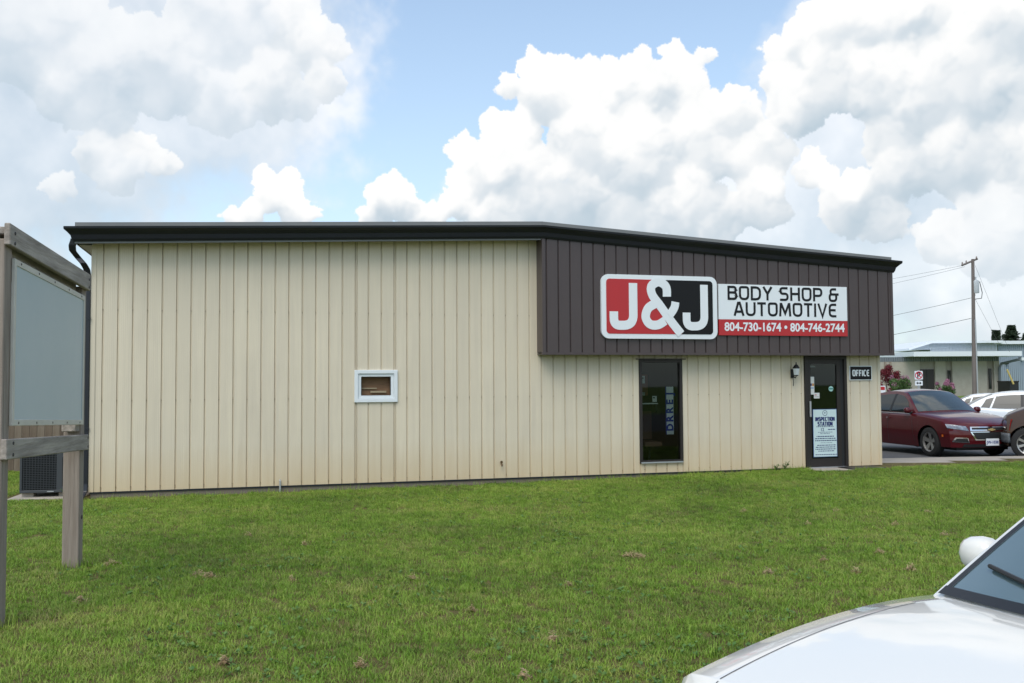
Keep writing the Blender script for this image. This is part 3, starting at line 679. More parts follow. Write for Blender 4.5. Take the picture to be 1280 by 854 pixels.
# wall lantern
LN = on_bld('wall_lantern', 'small black coach lantern on the wall left of the office door', 'lamp')
lx0, ly0 = 5.20, -.13
link('back_plate', G().box(5.165, 5.235, -.02, -.001, 1.70, 1.86).mesh(bevel=.004), M_BLACK, LN)
link('arm', G().tube([(5.20, -.01, 1.74), (5.20, -.10, 1.70), (5.20, ly0, 1.735)], .008, 8).tube([(5.20, -.02, 1.72), (5.20, -.04, 1.62), (5.20, -.03, 1.56)], .006, 8).mesh(), M_BLACK, LN)
link('cage', G().lathe([(.03, 1.735), (.042, 1.745), (.06, 1.87), (.066, 1.875), (.066, 1.885), (.03, 1.93), (.012, 1.945), (.012, 1.975), (.002, 1.98)], 6, 'z', (lx0, ly0, 0)).mesh(), M_BLACK, LN)
link('glass', G().lathe([(.044, 1.752), (.0625, 1.866)], 6, 'z', (lx0, ly0, 0)).mesh(), mat('frosted_glass', (.5, .55, .56), .25), LN)

# inspection notice in the door glass
IP = on_bld('inspection_poster', 'white inspection station poster with blue print in the door glass', 'poster')
link('sheet', G().box(5.622, 6.095, .008, .014, .285, 1.125).mesh(), mat('poster_paper', (.55, .68, .68), .6), IP)
link('border', G().box(5.612, 6.105, .0115, .0155, .275, 1.135).mesh(), mat('poster_blue', (.10, .16, .33), .6), IP)
M_NAVY = mat('navy_print', (.02, .03, .13), .6)
PXc = 5.858
link('seal', G().lathe([(.042, .006), (.050, .006), (.050, .007), (.042, .007)], 20, 'y', (PXc, 0, 1.065)).mesh(), M_NAVY, IP)
text_obj('seal_star', 'V', .05, M_NAVY, IP, (PXc, .007, 1.065), .001, .001)
hd_ = empty('heading', (0, 0, 0), 0, IP)
lettering('INSPECTION', 5.662, .922, .070, .392, M_NAVY, hd_, .24, .30, yf=.0078); lettering('STATION', 5.708, .836, .070, .30, M_NAVY, hd_, .24, .30, yf=.0078)
text_obj('heading', '12', .085, M_NAVY, IP, (PXc - .06, .007, .765), .001, .001, .9)
rnd = random.Random(3)
g = G()
for z, wd_, h_ in ((.82, .36, .010), (.768, .12, .016), (.72, .30, .008), (.695, .2, .008), (.645, .36, .016), (.607, .42, .016), (.570, .42, .016), (.53, .2, .006), (.487, .34, .014), (.452, .40, .014), (.417, .42, .014), (.382, .30, .014), (.318, .42, .013)):
    x = PXc - wd_ / 2 + (.12 if z == .768 else 0)
    while x < PXc + wd_ / 2 + (.12 if z == .768 else 0):
        w_ = rnd.uniform(.012, .05); g.box(x, x + w_, .006, .0082, z - h_ / 2, z + h_ / 2); x += w_ + .010
o = link('fine_print', g.mesh(), M_NAVY, IP); o['kind'] = 'stuff'
# stickers on the door
def sticker(label, x0, x1, z0, z1, m, bits=()):
    t = on_bld('door_sticker', label, 'sticker'); t['group'] = 'stickers on the office door'
    link('sheet', G().box(x0, x1, .0125, .0165, z0, z1).mesh(), m, t)
    for (a_, b_, c_, d_, mm) in bits: link('print', G().box(a_, b_, .0112, .0128, c_, d_).mesh(), mm, t)
MP = MATS['paper']
sticker('tall white payment card sticker at the upper left of the door', 5.562, 5.655, 1.40, 1.72, MP,
        [(5.570, 5.605, 1.555, 1.60, M_NAVY), (5.612, 5.648, 1.555, 1.60, mat('orange_print', (.5, .2, .03), .6)), (5.575, 5.645, 1.51, 1.525, mat('blue_print', (.05, .2, .5), .6))])
sticker('small white notice stuck below the payment sticker', 5.645, 5.76, 1.33, 1.43, mat('paper_white', (.62, .64, .62), .8), [(5.66, 5.70, 1.385, 1.40, M_SIGNR), (5.66, 5.745, 1.355, 1.36, M_LETTK)])
RS = on_bld('round_sticker', 'round teal sticker on the right of the door glass', 'sticker'); RS['group'] = 'stickers on the office door'
link('disc', G().lathe([(.0005, .0125), (.048, .0125), (.048, .0165), (.0005, .0165)], 20, 'y', (6.0, 0, 1.50)).mesh(), mat('teal', (.35, .6, .55), .5), RS)
link('band', G().box(5.96, 6.04, .0105, .0124, 1.49, 1.512).mesh(), mat('dark_teal', (.02, .16, .15), .5), RS)

# banner behind the tall window
BN = on_bld('window_banner', 'vertical white banner with blue letters inside the tall window', 'banner')
link('cloth', G().box(2.78, 2.91, .075, .079, .74, 1.56).mesh(), mat('banner_white', (.85, .88, .92), .6), BN)
M_BLUE = mat('banner_blue', (.03, .05, .42), .5)
for k in range(5):
    z = .86 + k * .145
    ch = 'JERRD'[::-1][k]
    t = text_obj('letter', ch, .17, M_BLUE, BN, (2.845, .072, z), .001, .007, 1.0); t.rotation_euler = (0, R(-90), 0)
link('edge_strip', G().box(2.765, 2.778, .075, .079, .74, 1.56).mesh(), M_BLUE, BN)

# made-up pieces inside the tall window, standing in for its bright reflections
def inside(name, label, cat, parts):
    t = on_bld(name, label, cat)
    for n_, m_, b_ in parts: link(n_, G().box(*b_).mesh(), m_, t)
M_PW = mat('glint_white', (.80, .84, .84), .6); M_DESK = mat('desk_brown', (.22, .12, .08), .6)  # bright white for the added pieces that imitate reflections in the pane
inside('added_notice', 'white notice added high inside the tall window in place of a reflection', 'notice', [('sheet', M_PW, (2.335, 2.445, .22, .224, 1.62, 1.75)), ('print', M_DARK, (2.35, 2.42, .217, .219, 1.70, 1.72))])
inside('added_card', 'small white card added at mid height inside the tall window in place of a reflection', 'card', [('sheet', M_PW, (2.575, 2.655, .20, .204, 1.30, 1.40)), ('print', M_DARK, (2.585, 2.62, .197, .199, 1.36, 1.38))])
inside('added_shelf', 'pale edged shelf added across the inside of the tall window in place of a reflection', 'shelf', [('board', M_PW, (2.30, 2.66, .16, .36, 1.262, 1.278)), ('bracket', M_BLACK, (2.32, 2.34, .16, .34, 1.12, 1.261)), ('bracket', M_BLACK, (2.62, 2.64, .16, .34, 1.12, 1.261))])
inside('added_chair', 'brown seat added low inside the tall window in place of reflections', 'chair', [('back', M_DESK, (2.48, 2.80, .75, .80, .62, 1.12)), ('seat', M_DESK, (2.48, 2.80, .32, .749, .52, .60)), ('post', M_BLACK, (2.62, 2.66, .5, .54, .14, .519)), ('base', M_BLACK, (2.45, 2.83, .33, .71, .101, .139))])
inside('added_poster', 'reddish poster added high at the back of the tall window in place of reflections', 'poster', [('sheet', mat('poster_red', (.45, .17, .12), .7), (2.58, 2.80, .9, .904, 1.40, 1.78)), ('strip', M_PW, (2.52, 2.74, .89, .895, 1.40, 1.46))])

# door mat
DM = tag(link('door_mat', G().box(6.05, 6.75, -.50, -.07, .086, .10).mesh(bevel=.004), M_BLACK), 'black rubber mat on the walk below the door', 'mat'); DM.location = (0, DIST, 0); DM.rotation_euler = (0, 0, THETA)

# ------------------------------------------------------------------ wooden sign frame at the left
NB, FB_ = Vector((-3.555, 6.33, 0)), Vector((-4.0, 8.42, 0))
run = (FB_ - NB); RUN = run.length; RZ = math.atan2(run.y, run.x)
BS_ = empty('sign_frame', NB, RZ); tag(BS_, 'weathered timber sign frame with a blank blue grey panel on the lawn', 'sign frame')
# local x runs from the near post to the far post, -y faces the road (right)
def lean(x): return .085 * (1 - x / RUN)         # the frame has sunk at its far end
def wood(name, x0, x1, y0, y1, z0, z1, axis):
    g = G().box(x0, x1, y0, y1, z0, z1)
    if axis == 'x': g.v = [(x, y, z + lean(x)) for x, y, z in g.v]
    me = g.mesh(bevel=.006)
    o_ = link(name, me, M_WOODX if axis == 'x' else M_WOOD, BS_); return o_
M_WOODX = mat('weathered_rail', (.46, .40, .34), .85, var=(2.4, .95, (.20, .17, .145), (.9, 9, 9)), bump=(2.5, .8, (1, 14, 14)))
wood('post', -.075, .075, -.07, .07, -.1, 2.66, 'z'); wood('post', RUN - .075, RUN + .075, -.07, .07, -.1, 2.55, 'z')
wood('top_rail', -.11, RUN + .05, -.112, -.072, 2.525, 2.675, 'x')
wood('top_board', -.075, RUN + .075, -.0705, .069, 2.604, 2.655, 'x')
wood('back_rail', .08, RUN - .08, -.02, .02, 2.33, 2.60, 'x')
wood('lower_rail', -.11, RUN + .05, -.115, -.073, 1.06, 1.20, 'x')
wood('lower_block', RUN - .23, RUN - .08, -.065, .05, 1.23, 1.30, 'x')
M_BOARD = mat('blank_panel', (.33, .45, .50), .38, coat=.25, var=(1.3, .8, (.40, .50, .54)))
frame('panel_frame', mat('panel_frame', (.60, .57, .50), .5, var=(5, .6, (.45, .42, .36))), BS_, .06, RUN - .065, 1.29, 2.46, .045, -.095, -.072, .003)
pn = link('blank_panel', G().box(.104, RUN - .109, -.088, -.074, 1.334, 2.416).mesh(), M_BOARD, BS_)
for o_ in BS_.children:
    if o_.name.startswith(('panel_frame', 'blank_panel')):
        for v_ in o_.data.vertices: v_.co.z += lean(v_.co.x)
for x in frange(.2, RUN - .2, .42):
    for z in (1.31, 2.44): link('screw', G().lathe([(.0005, -.098), (.008, -.098), (.009, -.094)], 8, 'y', (x, 0, z + lean(x))).mesh(), M_BRONZE, BS_)
for x in (0, RUN):
    for z, y in ((2.55, -.1135), (2.62, -.1135), (1.09, -.1165), (1.17, -.1165)): link('bolt', G().lathe([(.0005, y - .004), (.011, y - .004), (.013, y + .002)], 8, 'y', (x - .01 if z > 2 else x + .02, 0, z + lean(x))).mesh(), M_BLACK, BS_)
link('knot', G().lathe([(.0005, -.0765), (.016, -.075), (.022, -.069)], 10, 'y', (RUN + .02, 0, .45)).mesh(), mat('knot', (.06, .045, .035), .9), BS_)

# ------------------------------------------------------------------ air conditioner on its pad
p = on_z(28, 620, .06); AC = empty('air_conditioner', (-6.84, 13.80, 0), R(12)); tag(AC, 'dark grey air conditioning unit beside the left end of the building', 'air conditioner')
M_AC = mat('ac_grey', (.045, .05, .055), .5); M_ACD = mat('ac_dark', (.008, .008, .009), .7)
boxobj('body', M_ACD, AC, -.34, .30, -.34, .34, .12, .70)
boxobj('base_pan', M_AC, AC, -.37, .37, -.37, .37, .09, .13, .006)
boxobj('top', M_AC, AC, -.37, .37, -.37, .37, .70, .75, .012)
for x, y in ((-.355, -.355), (-.355, .355), (.355, .355)): boxobj('corner_post', M_AC, AC, x - .015, x + .015, y - .015, y + .015, .13, .70)
boxobj('control_panel', M_AC, AC, .12, .37, -.365, -.33, .13, .70, .004)
boxobj('control_panel', M_AC, AC, .33, .365, -.33, .10, .13, .70, .004)
boxobj('service_cover', M_ACD, AC, .20, .34, -.372, -.366, .18, .60)
boxobj('badge', M_METAL, AC, .0, .09, -.374, -.369, .10, .115)
for k in range(22):
    z = .15 + k * .0255
    boxobj('grille_wire', M_AC, AC, -.34, .12, -.362, -.350, z, z + .006); boxobj('grille_wire', M_AC, AC, -.362, -.350, -.34, .34, z, z + .006)
for k in range(12):
    x = -.32 + k * .038; boxobj('grille_wire', M_AC, AC, x, x + .006, -.366, -.3625, .14, .70)
for x in (-.28, .22): boxobj('foot', M_CONC, AC, x - .08, x + .08, -.3, -.12, .03, .089)
PD = tag(link('equipment_pad', G().box(-.5, .5, -.5, .5, -.1, .03).mesh(bevel=.01), M_CONC, None, (-6.84, 13.80, 0), (0, 0, R(12))), 'concrete pad below the air conditioning unit', 'pad')

# ------------------------------------------------------------------ board fence and shed behind, left
FN = empty('board_fence', (-12.4, 17.6, 0), 0); tag(FN, 'weathered brown board fence behind the air conditioner', 'fence')
M_FEN = [mat('fence_%s' % n_, c_, .9, var=(3, .9, c2_, (6, 6, .6))) for n_, c_, c2_ in (('a', (.16, .125, .09), (.09, .065, .045)), ('b', (.20, .165, .125), (.12, .09, .06)), ('c', (.12, .09, .065), (.07, .05, .035)))]
rnd = random.Random(11)
pl = G().add([(0,0,0),(.138,0,0),(.138,0,1.42),(.11,0,1.47),(.028,0,1.47),(0,0,1.42),(0,.02,0),(.138,.02,0),(.138,.02,1.42),(.11,.02,1.47),(.028,.02,1.47),(0,.02,1.42)],
             [(0,1,2,3,4,5),(11,10,9,8,7,6)] + [(i, i+6, (i+1)%6+6, (i+1)%6) for i in range(6)])
pm = [pl.mesh() for _ in range(3)]
for k_, m_ in enumerate(M_FEN): pm[k_].materials.append(m_)
for k in range(35):
    link('plank', pm[rnd.randrange(3)], None, FN, (k * .145, rnd.uniform(0, .006), rnd.uniform(-.02, .015)))
for z in (.3, 1.1): boxobj('rail', M_FEN[2], FN, 0, 5.1, .03, .07, z, z + .09)
SH = empty('neighbour_shed', (-22, 31, 0), 0); tag(SH, 'distant cream walled shed behind the fence', 'shed')
boxobj('wall', mat('shed_cream', (.60, .56, .36), .7), SH, 0, 8.2, 0, 6, -.2, 3.12)
boxobj('roof', mat('shed_roof', (.30, .28, .25), .7), SH, -.2, 8.4, -.3, 6.3, 3.121, 3.3)
boxobj('door', M_BROWN, SH, 3, 4, -.03, -.001, -.2, 1.9)

# ------------------------------------------------------------------ vehicles
M_CG = mat('car_glass', (.012, .018, .018), .03)
M_WS = mat('car_windshield', (.02, .032, .034), .03); M_WS.node_tree.nodes['Principled BSDF'].inputs['IOR'].default_value = 2.0
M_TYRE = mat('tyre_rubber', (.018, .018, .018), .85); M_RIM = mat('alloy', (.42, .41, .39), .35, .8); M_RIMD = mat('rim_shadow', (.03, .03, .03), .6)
M_CHR = mat('chrome', (.75, .76, .78), .12, 1.0); M_LAMP = mat('lamp_glass', (.30, .31, .32), .10, .85, coat=1, var=(14, .9, (.06, .06, .065))); M_AMB = mat('amber', (.7, .16, .01), .3); M_RED = mat('red_lens', (.35, .01, .01), .25, coat=1)
def paint(name, c, metal=.0, rough=.3):
    return mat(name, c, rough, metal, coat=1.0)
def interp(pts, x):
    if x <= pts[0][0]: return pts[0][1]
    if x >= pts[-1][0]: return pts[-1][1]
    for i in range(len(pts) - 1):
        if pts[i][0] <= x <= pts[i+1][0]:
            p0 = pts[max(i-1, 0)]; p1 = pts[i]; p2 = pts[i+1]; p3 = pts[min(i+2, len(pts)-1)]
            h = p2[0] - p1[0]; t = (x - p1[0]) / h
            m1 = (p2[1]-p0[1]) / max(1e-6, p2[0]-p0[0]) * h; m2 = (p3[1]-p1[1]) / max(1e-6, p3[0]-p1[0]) * h
            return (2*t**3-3*t*t+1)*p1[1] + (t**3-2*t*t+t)*m1 + (-2*t**3+3*t*t)*p2[1] + (t**3-t*t)*m2
class Car:
    def __init__(s, name, label, cat, P, col, loc, rz, group=None):
        s.P = P; s.root = empty(name, loc, rz); tag(s.root, label, cat, group); s.m = col
        s.XF, s.XR = P['wb'] / 2 + P['fo'], -P['wb'] / 2 - P['ro']; s.w0 = P['W'] / 2
        s.body(); s.cabin(); s.wheels()
    def w(s, x):
        t = (x - (s.XF + s.XR) / 2) / ((s.XF - s.XR) / 2); return s.w0 * (1 - .07 * abs(t) ** 3.2)
    def side(s, z): return interp([(.15, .93), (.30, .97), (.52, 1.0), (.72, .99), (.9, .955), (1.1, .91), (1.3, .88)], z)
    def xf(s, y, z): return s.XF - s.P.get('cf', .30) * abs(y / s.w0) ** 2.6 - s.P.get('kf', .55) * (z - .5) ** 2 * (1.6 if z > .5 else 1)
    def xr(s, y, z): return s.XR + .16 * abs(y / s.w0) ** 2.6 + .25 * (z - .6) ** 2
    def mapx(s, xi, y, z):
        zone = min(.5, s.P['fo'] - s.P['rw'] - .06)
        if xi > s.XF - zone: k = (xi - (s.XF - zone)) / zone; return (s.XF - zone) + k * (s.xf(y, z) - (s.XF - zone))
        zr_ = min(.5, s.P['ro'] - s.P['rw'] - .06)
        if xi < s.XR + zr_: k = ((s.XR + zr_) - xi) / zr_; return (s.XR + zr_) - k * ((s.XR + zr_) - s.xr(y, z))
        return xi
    def ztop(s, x): return interp(s.P['top'], x)
    def zbot(s, x):
        z = s.P.get('sill', .20); rr_ = s.P['rw'] + .055
        for xa in (s.P['wb'] / 2, -s.P['wb'] / 2):
            if abs(x - xa) < rr_: z = max(z, s.P['rw'] + math.sqrt(rr_ * rr_ - (x - xa) ** 2) - .01)
        if x > s.P['wb'] / 2 + rr_ or x < -s.P['wb'] / 2 - rr_: z = max(z, .24)
        return z
    def section(s, xi):
        zb, zt = s.zbot(xi), s.ztop(xi); zs = zt - s.P.get('edge', .075); w = s.w(xi); pts = []
        for t in (0, .12, .3, .5, .7, .88, 1): z = zb + (zs - zb) * t; pts.append((w * s.side(z), z))
        ye = pts[-1][0]; pts += [(ye * .975, zt - .035), (ye * .93, zt - .012), (ye * .78, zt + .005), (ye * .5, zt + .02), (ye * .25, zt + .028), (0, zt + .03)]
        return pts
    def top_pt(s, xi, r, off=0):
        sec = s.section(xi); ys = [p[0] for p in sec][6:]; zs = [p[1] for p in sec][6:]; y = abs(r) * ys[0]
        for i in range(len(ys) - 1):
            if ys[i] >= y >= ys[i+1]:
                t = (ys[i] - y) / max(1e-6, ys[i] - ys[i+1]); z = zs[i] + (zs[i+1] - zs[i]) * t
                return Vector((s.mapx(xi, y, z), math.copysign(y, r), z + off))
        return Vector((xi, 0, zs[-1] + off))
    def side_pt(s, x, z, sg, off=0): y = s.w(x) * s.side(z) + off; return Vector((s.mapx(x, y, z), sg * y, z))
    def body(s):
        xs_ = set(frange(s.XR, s.XF, .08)); rr_ = s.P['rw'] + .055
        for xa in (s.P['wb'] / 2, -s.P['wb'] / 2):
            xs_ = {x for x in xs_ if abs(x - xa) > rr_ + .01}
            xs_ |= {xa + rr_ * math.sin(R(a)) * 1.0 for a in range(-90, 91, 9)} | {xa - rr_ - .004, xa + rr_ + .004}
        xs_ = sorted(xs_); g = G(); half = len(s.section(0)); n = 2 * half - 1
        def ring(xi):
            sec = s.section(xi); full = [(y, z) for y, z in sec] + [(-y, z) for y, z in sec[-2::-1]]
            return [(s.mapx(xi, y, z), y, z) for y, z in full]
        rings = [ring(x) for x in xs_]; g.v = [p for r_ in rings for p in r_]
        for i in range(len(xs_) - 1):
            for k in range(n - 1): g.f.append((i*n+k, i*n+k+1, (i+1)*n+k+1, (i+1)*n+k))
        for end, fx in ((len(xs_) - 1, s.xf), (0, s.xr)):                      # nose and tail faces
            prev = None; nc = 12
            for i in range(half):
                a = end * n + i; b = end * n + n - 1 - i; ya, z = g.v[a][1], g.v[a][2]
                if i == half - 1: row = [a]
                else:
                    row = [a]
                    for c in range(1, nc): y = ya * (1 - 2 * c / nc); row.append(len(g.v)); g.v.append((fx(y, z), y, z))
                    row.append(b)
                if prev:
                    if len(row) > 1: g.f += [(prev[c], prev[c+1], row[c+1], row[c]) for c in range(nc)]
                    else: g.f += [(prev[c], prev[c+1], row[0]) for c in range(nc)]
                prev = row
        me = g.mesh(); s.bodyo = link('body', me, s.m, s.root, smooth=True)
        boxobj('underbody', M_BLACK, s.root, s.XR + .25, s.XF - .30, -s.w0 + .26, s.w0 - .26, .17, .62)
    # cabin
    def zr(s, x): return interp(s.P['roof'], x)
    def cyb(s, x): return s.w(x) * s.side(s.P['belt']) * .955
    def cab_side(s, xi, t, sg, off=0):
        P = s.P; ze = s.zr(xi); b = P['belt'] - .03; z = b + t * (ze - b); H_ = P['H'] - b
        y = s.cyb(xi) - P.get('tumble', .24) * max(0, (z - b) / H_) ** 1.25
        return Vector((s.cx(xi, y), sg * (y + off), z))
    def cx(s, xi, y):
        P = s.P; wf = sstep(P['ws'][1] - .6, P['ws'][0], xi); wr = sstep(P['rw_'][1] + .5, P['rw_'][0], xi)
        return xi - P.get('cw', .20) * wf * (y / s.w0) ** 2 + .14 * wr * (y / s.w0) ** 2
    def cab_top(s, xi, r, off=0):
        e_ = s.cab_side(xi, 1, 1); y = e_.y * r; z = e_.z + s.P.get('crown', .05) * (1 - r * r) * (1 if s.P['ws'][1] >= xi >= s.P['rw_'][1] else .75)
        return Vector((s.cx(xi, y), y, z + off))
    def cabin(s):
        P = s.P; xs_ = frange(P['rw_'][0], P['ws'][0], .06); g = G(); NS = 5; RS = 8; n = 2 * NS + RS + 1 - 0
        for xi in xs_:
            L_ = [s.cab_side(xi, k / NS, 1) for k in range(NS)] + [s.cab_top(xi, 1 - 2 * k / RS) for k in range(RS + 1)] + [s.cab_side(xi, (NS - 1 - k) / NS, -1) for k in range(NS)]
            g.v += [tuple(p) for p in L_]
        n = 2 * NS + RS + 1
        for i in range(len(xs_) - 1): g.f += [(i*n+k, i*n+k+1, (i+1)*n+k+1, (i+1)*n+k) for k in range(n - 1)]
        g.f += [tuple(range(n)), tuple(range((len(xs_)-1)*n, len(xs_)*n))]
        s.roof = link('roof', g.mesh(), P.get('roofmat') or s.m, s.root, smooth=True)
        def strip(name, m, x0, x1, r0, r1, off=.006):
            return s.patch(name, m, lambda a, b: s.cab_top(x0 + (x1 - x0) * a, r0 + (r1 - r0) * b, off), 12, 14)
        s.wsh = strip('windshield', M_WS, P['ws'][1] - .02, P['ws'][0] - P.get('wlow', .03), -.92, .92)
        strip('rear_window', M_CG, P['rw_'][0] + .05, P['rw_'][1] + .02, -.88, .88)
        for sg in (-1, 1):
            for (x0, x1, t0, t1, sl0, sl1) in P['win']:
                def f(a, b, x0=x0, x1=x1):
                    tt = t0 + (t1 - t0) * b; xa = x0 + sl0 * b; xb = x1 + sl1 * b; return s.cab_side(xa + (xb - xa) * a, tt, sg, .006)
                wn_ = s.patch('side_window', M_CG, f, 12, 5)
    def patch(s, name, m, f, nu=6, nv=4, parent=None):
        g = G()
        for i in range(nu + 1):
            for j in range(nv + 1): g.v.append(tuple(f(i / nu, j / nv)))
        g.f = [(i*(nv+1)+j, (i+1)*(nv+1)+j, (i+1)*(nv+1)+j+1, i*(nv+1)+j+1) for i in range(nu) for j in range(nv)]
        o_ = link(name, g.mesh(), m, parent or s.root, smooth=True); return o_
    def front(s, name, m, q_, off=.008, nu=8, nv=4, parent=None, rear=False):
        """patch on the nose: four (y,z) corners"""
        (y0, z0), (y1, z1), (y2, z2), (y3, z3) = q_; fx = s.xr if rear else s.xf
        def f(a, b):
            y = (y0 * (1-a) + y1 * a) * (1-b) + (y3 * (1-a) + y2 * a) * b; z = (z0 * (1-a) + z1 * a) * (1-b) + (z3 * (1-a) + z2 * a) * b
            return Vector((fx(y, z) + (-off if rear else off), y, z))
        return s.patch(name, m, f, nu, nv, parent)
    def wheels(s):
        P = s.P; r = P['rw']; wd_ = .21; rim = r * .66
        ty = G().lathe([(rim, -wd_/2), (r*.9, -wd_/2), (r*.975, -wd_*.42), (r, -wd_*.3), (r, wd_*.3), (r*.975, wd_*.42), (r*.9, wd_/2), (rim, wd_/2), (rim, -wd_/2)], 32, 'y').mesh()
        rg = G().lathe([(.001, -.045), (.06, -.05), (.065, -.03)], 16, 'y').lathe([(rim*.90, -.05), (rim*.93, -.085), (rim*1.01, -.095), (rim*1.01, -.03)], 32, 'y')
        ns = P.get('spokes', 5)
        for k in range(ns):
            a = 2 * math.pi * k / ns + .3; c, s_ = math.cos(a), math.sin(a); w1, w2 = P.get('spw', (.038, .052))
            def pt(rad, off, y): return (rad * c - off * s_, y, rad * s_ + off * c)
            rg.add([pt(.04, -w1, -.05), pt(.04, w1, -.05), pt(rim*.95, w2, -.075), pt(rim*.95, -w2, -.075), pt(.04, -w1, -.02), pt(.04, w1, -.02), pt(rim*.95, w2, -.03), pt(rim*.95, -w2, -.03)], [(0,1,2,3),(4,7,6,5),(0,4,5,1),(1,5,6,2),(2,6,7,3),(3,7,4,0)])
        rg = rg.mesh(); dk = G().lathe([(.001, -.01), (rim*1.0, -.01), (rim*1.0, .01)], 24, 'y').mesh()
        for xa in (P['wb'] / 2, -P['wb'] / 2):
            for sg in (-1, 1):
                we = empty('wheel', (xa, sg * (s.w0 * .985 - wd_ / 2 - .01), r), 0 if sg < 0 else math.pi, s.root)
                link('tyre', ty, M_TYRE, we, smooth=True); link('rim', rg, P.get('rimmat', M_RIM), we); link('brake_shadow', dk, M_RIMD, we)
    def seam(s, x, z0, z1, sl=0):
        for sg in (-1, 1):
            s.patch('door_seam', M_BLACK, lambda a, b: s.side_pt(x + sl * b + (a - .5) * .012, z0 + (z1 - z0) * b, sg, .002), 1, 8)
    def mirrors(s, x, z, m, k=1.0):
        for sg in (-1, 1):
            mr_ = empty('side_mirror', (0, 0, 0), 0, s.root); yb = s.cyb(x) - .02
            g = G(); n1, n2 = 12, 8; c = Vector((x - .02, sg * (yb + .15 * k), z + .05))
            for i in range(n2 + 1):
                ph = -math.pi / 2 + math.pi * i / n2
                for j in range(n1):
                    th = 2 * math.pi * j / n1; vx, vy, vz = math.cos(ph) * math.cos(th), math.cos(ph) * math.sin(th), math.sin(ph)
                    px = math.copysign(abs(vx) ** .6, vx); vy = math.copysign(abs(vy) ** .75, vy); vz = math.copysign(abs(vz) ** .8, vz); g.v.append((c.x + px * (.10 if px > 0 else .03) * k, c.y + vy * .098 * k, c.z + vz * (.088 if vz > 0 else .078) * k))
            for i in range(n2):
                for j in range(n1): g.f.append((i*n1+j, i*n1+(j+1)%n1, (i+1)*n1+(j+1)%n1, (i+1)*n1+j))
            link('housing', g.mesh(), m, mr_, smooth=True)
            link('stalk', G().box(x - .04, x + .04, min(sg*yb, sg*(yb+.09)), max(sg*yb, sg*(yb+.09)), z - .015, z + .025).mesh(bevel=.008), M_BLACK, mr_)

def sedan(**kw):
    P = dict(W=1.79, H=1.46, wb=2.69, fo=.92, ro=.98, rw=.325, belt=.96, ws=(.98, .22), rw_=(-1.72, -.98),
             top=[(-2.33, .88), (-2.25, 1.0), (-1.6, 1.02), (-.6, .97), (.3, .945), (.9, .955), (1.5, .90), (1.95, .815), (2.18, .74), (2.27, .69)],
             roof=[(-1.72, 1.0), (-1.35, 1.20), (-.98, 1.35), (-.5, 1.425), (-.1, 1.43), (.22, 1.385), (.60, 1.185), (.98, .945)],
             win=[(-.10, .84, .07, .86, 0, -.30), (-1.0, -.18, .07, .86, .16, 0), (-1.36, -1.06, .10, .82, .22, .16)])
    P.update(kw); return P
# maroon sedan nosing out beside the building
M_MAROON = paint('maroon_paint', (.075, .004, .007), .0, .35)
M_MAROON.node_tree.nodes['Principled BSDF'].inputs['Coat Weight'].default_value = .8; M_MAROON.node_tree.nodes['Principled BSDF'].inputs['Specular IOR Level'].default_value = .1
P = sedan(spokes=5, spw=(.03, .055))
hd = R(-79); near = on_z(1165, 570.5, LOT)
rot = Matrix.Rotation(hd, 3, 'Z'); loc = near - rot @ Vector((P['wb'] / 2, -.79, 0)); loc.z = LOT
RC = Car('maroon_sedan', 'dark maroon sedan facing the lawn at the right end of the building', 'car', P, M_MAROON, loc, hd)
for y in (-1, 1):
    RC.front('headlight', M_LAMP, [(y*.50, .60), (y*.86, .66), (y*.88, .745), (y*.54, .70)], .010)
    RC.front('fog_light_surround', M_CHR, [(y*.48, .34), (y*.80, .36), (y*.74, .46), (y*.52, .455)], .008)
    RC.front('fog_light_pocket', M_BLACK, [(y*.505, .355), (y*.765, .37), (y*.725, .435), (y*.535, .435)], .016)
RC.front('grille_surround', M_CHR, [(-.37, .40), (.37, .40), (.47, .585), (-.47, .585)], .008)
RC.front('grille', M_BLACK, [(-.34, .42), (.34, .42), (.435, .57), (-.435, .57)], .016)
RC.front('upper_grille', M_CHR, [(-.47, .605), (.47, .605), (.46, .69), (-.46, .69)], .008)
RC.front('upper_grille_mesh', M_BLACK, [(-.43, .63), (.43, .63), (.43, .672), (-.43, .672)], .016)
RC.front('lower_intake', M_BLACK, [(-.62, .25), (.62, .25), (.58, .315), (-.58, .315)], .010)
em = RC.front('emblem', mat('gold_emblem', (.50, .38, .16), .35, .5), [(-.085, .612), (.085, .612), (.085, .642), (-.085, .642)], .024)
RC.front('emblem', MATS['gold_emblem'], [(-.035, .60), (.035, .60), (.035, .655), (-.035, .655)], .026)
for y in (-1, 1):
    RC.patch('side_marker', M_AMB, lambda a, b, y=y: RC.side_pt(1.345 + .50 + .10 * a, .46 + .05 * b, y, .006), 3, 2)
pl_ = empty('number_plate', (RC.XF + .02, 0, .36), 0, RC.root)
link('plate', G().box(-.006, .006, -.155, .155, -.075, .075).mesh(), mat('plate_white', (.7, .72, .74), .5), pl_)
t = text_obj('characters', 'JW-1038', .085, mat('plate_blue', (.03, .05, .2), .6), pl_, (.009, 0, -.005), .001, .002, .9); t.rotation_euler = (0, 0, R(90))
RC.seam(.86, .30, .86, -.10); RC.seam(-.14, .26, .93); RC.seam(-1.06, .50, .95, .02)
[RC.patch('door_pillar', M_BLACK, lambda a, b, sg=sg: RC.cab_side(-.185 + .09 * a, .06 + .82 * b, sg, .008), 1, 5) for sg in (-1, 1)]
RC.mirrors(.66, .95, M_MAROON, .82)
for x in (-.02, -.95): RC.patch('door_handle', M_MAROON, lambda a, b, x=x: RC.side_pt(x - .17 * a, .80 + .03 * b, -1, .02 + .012 * math.sin(math.pi * a)), 6, 2)
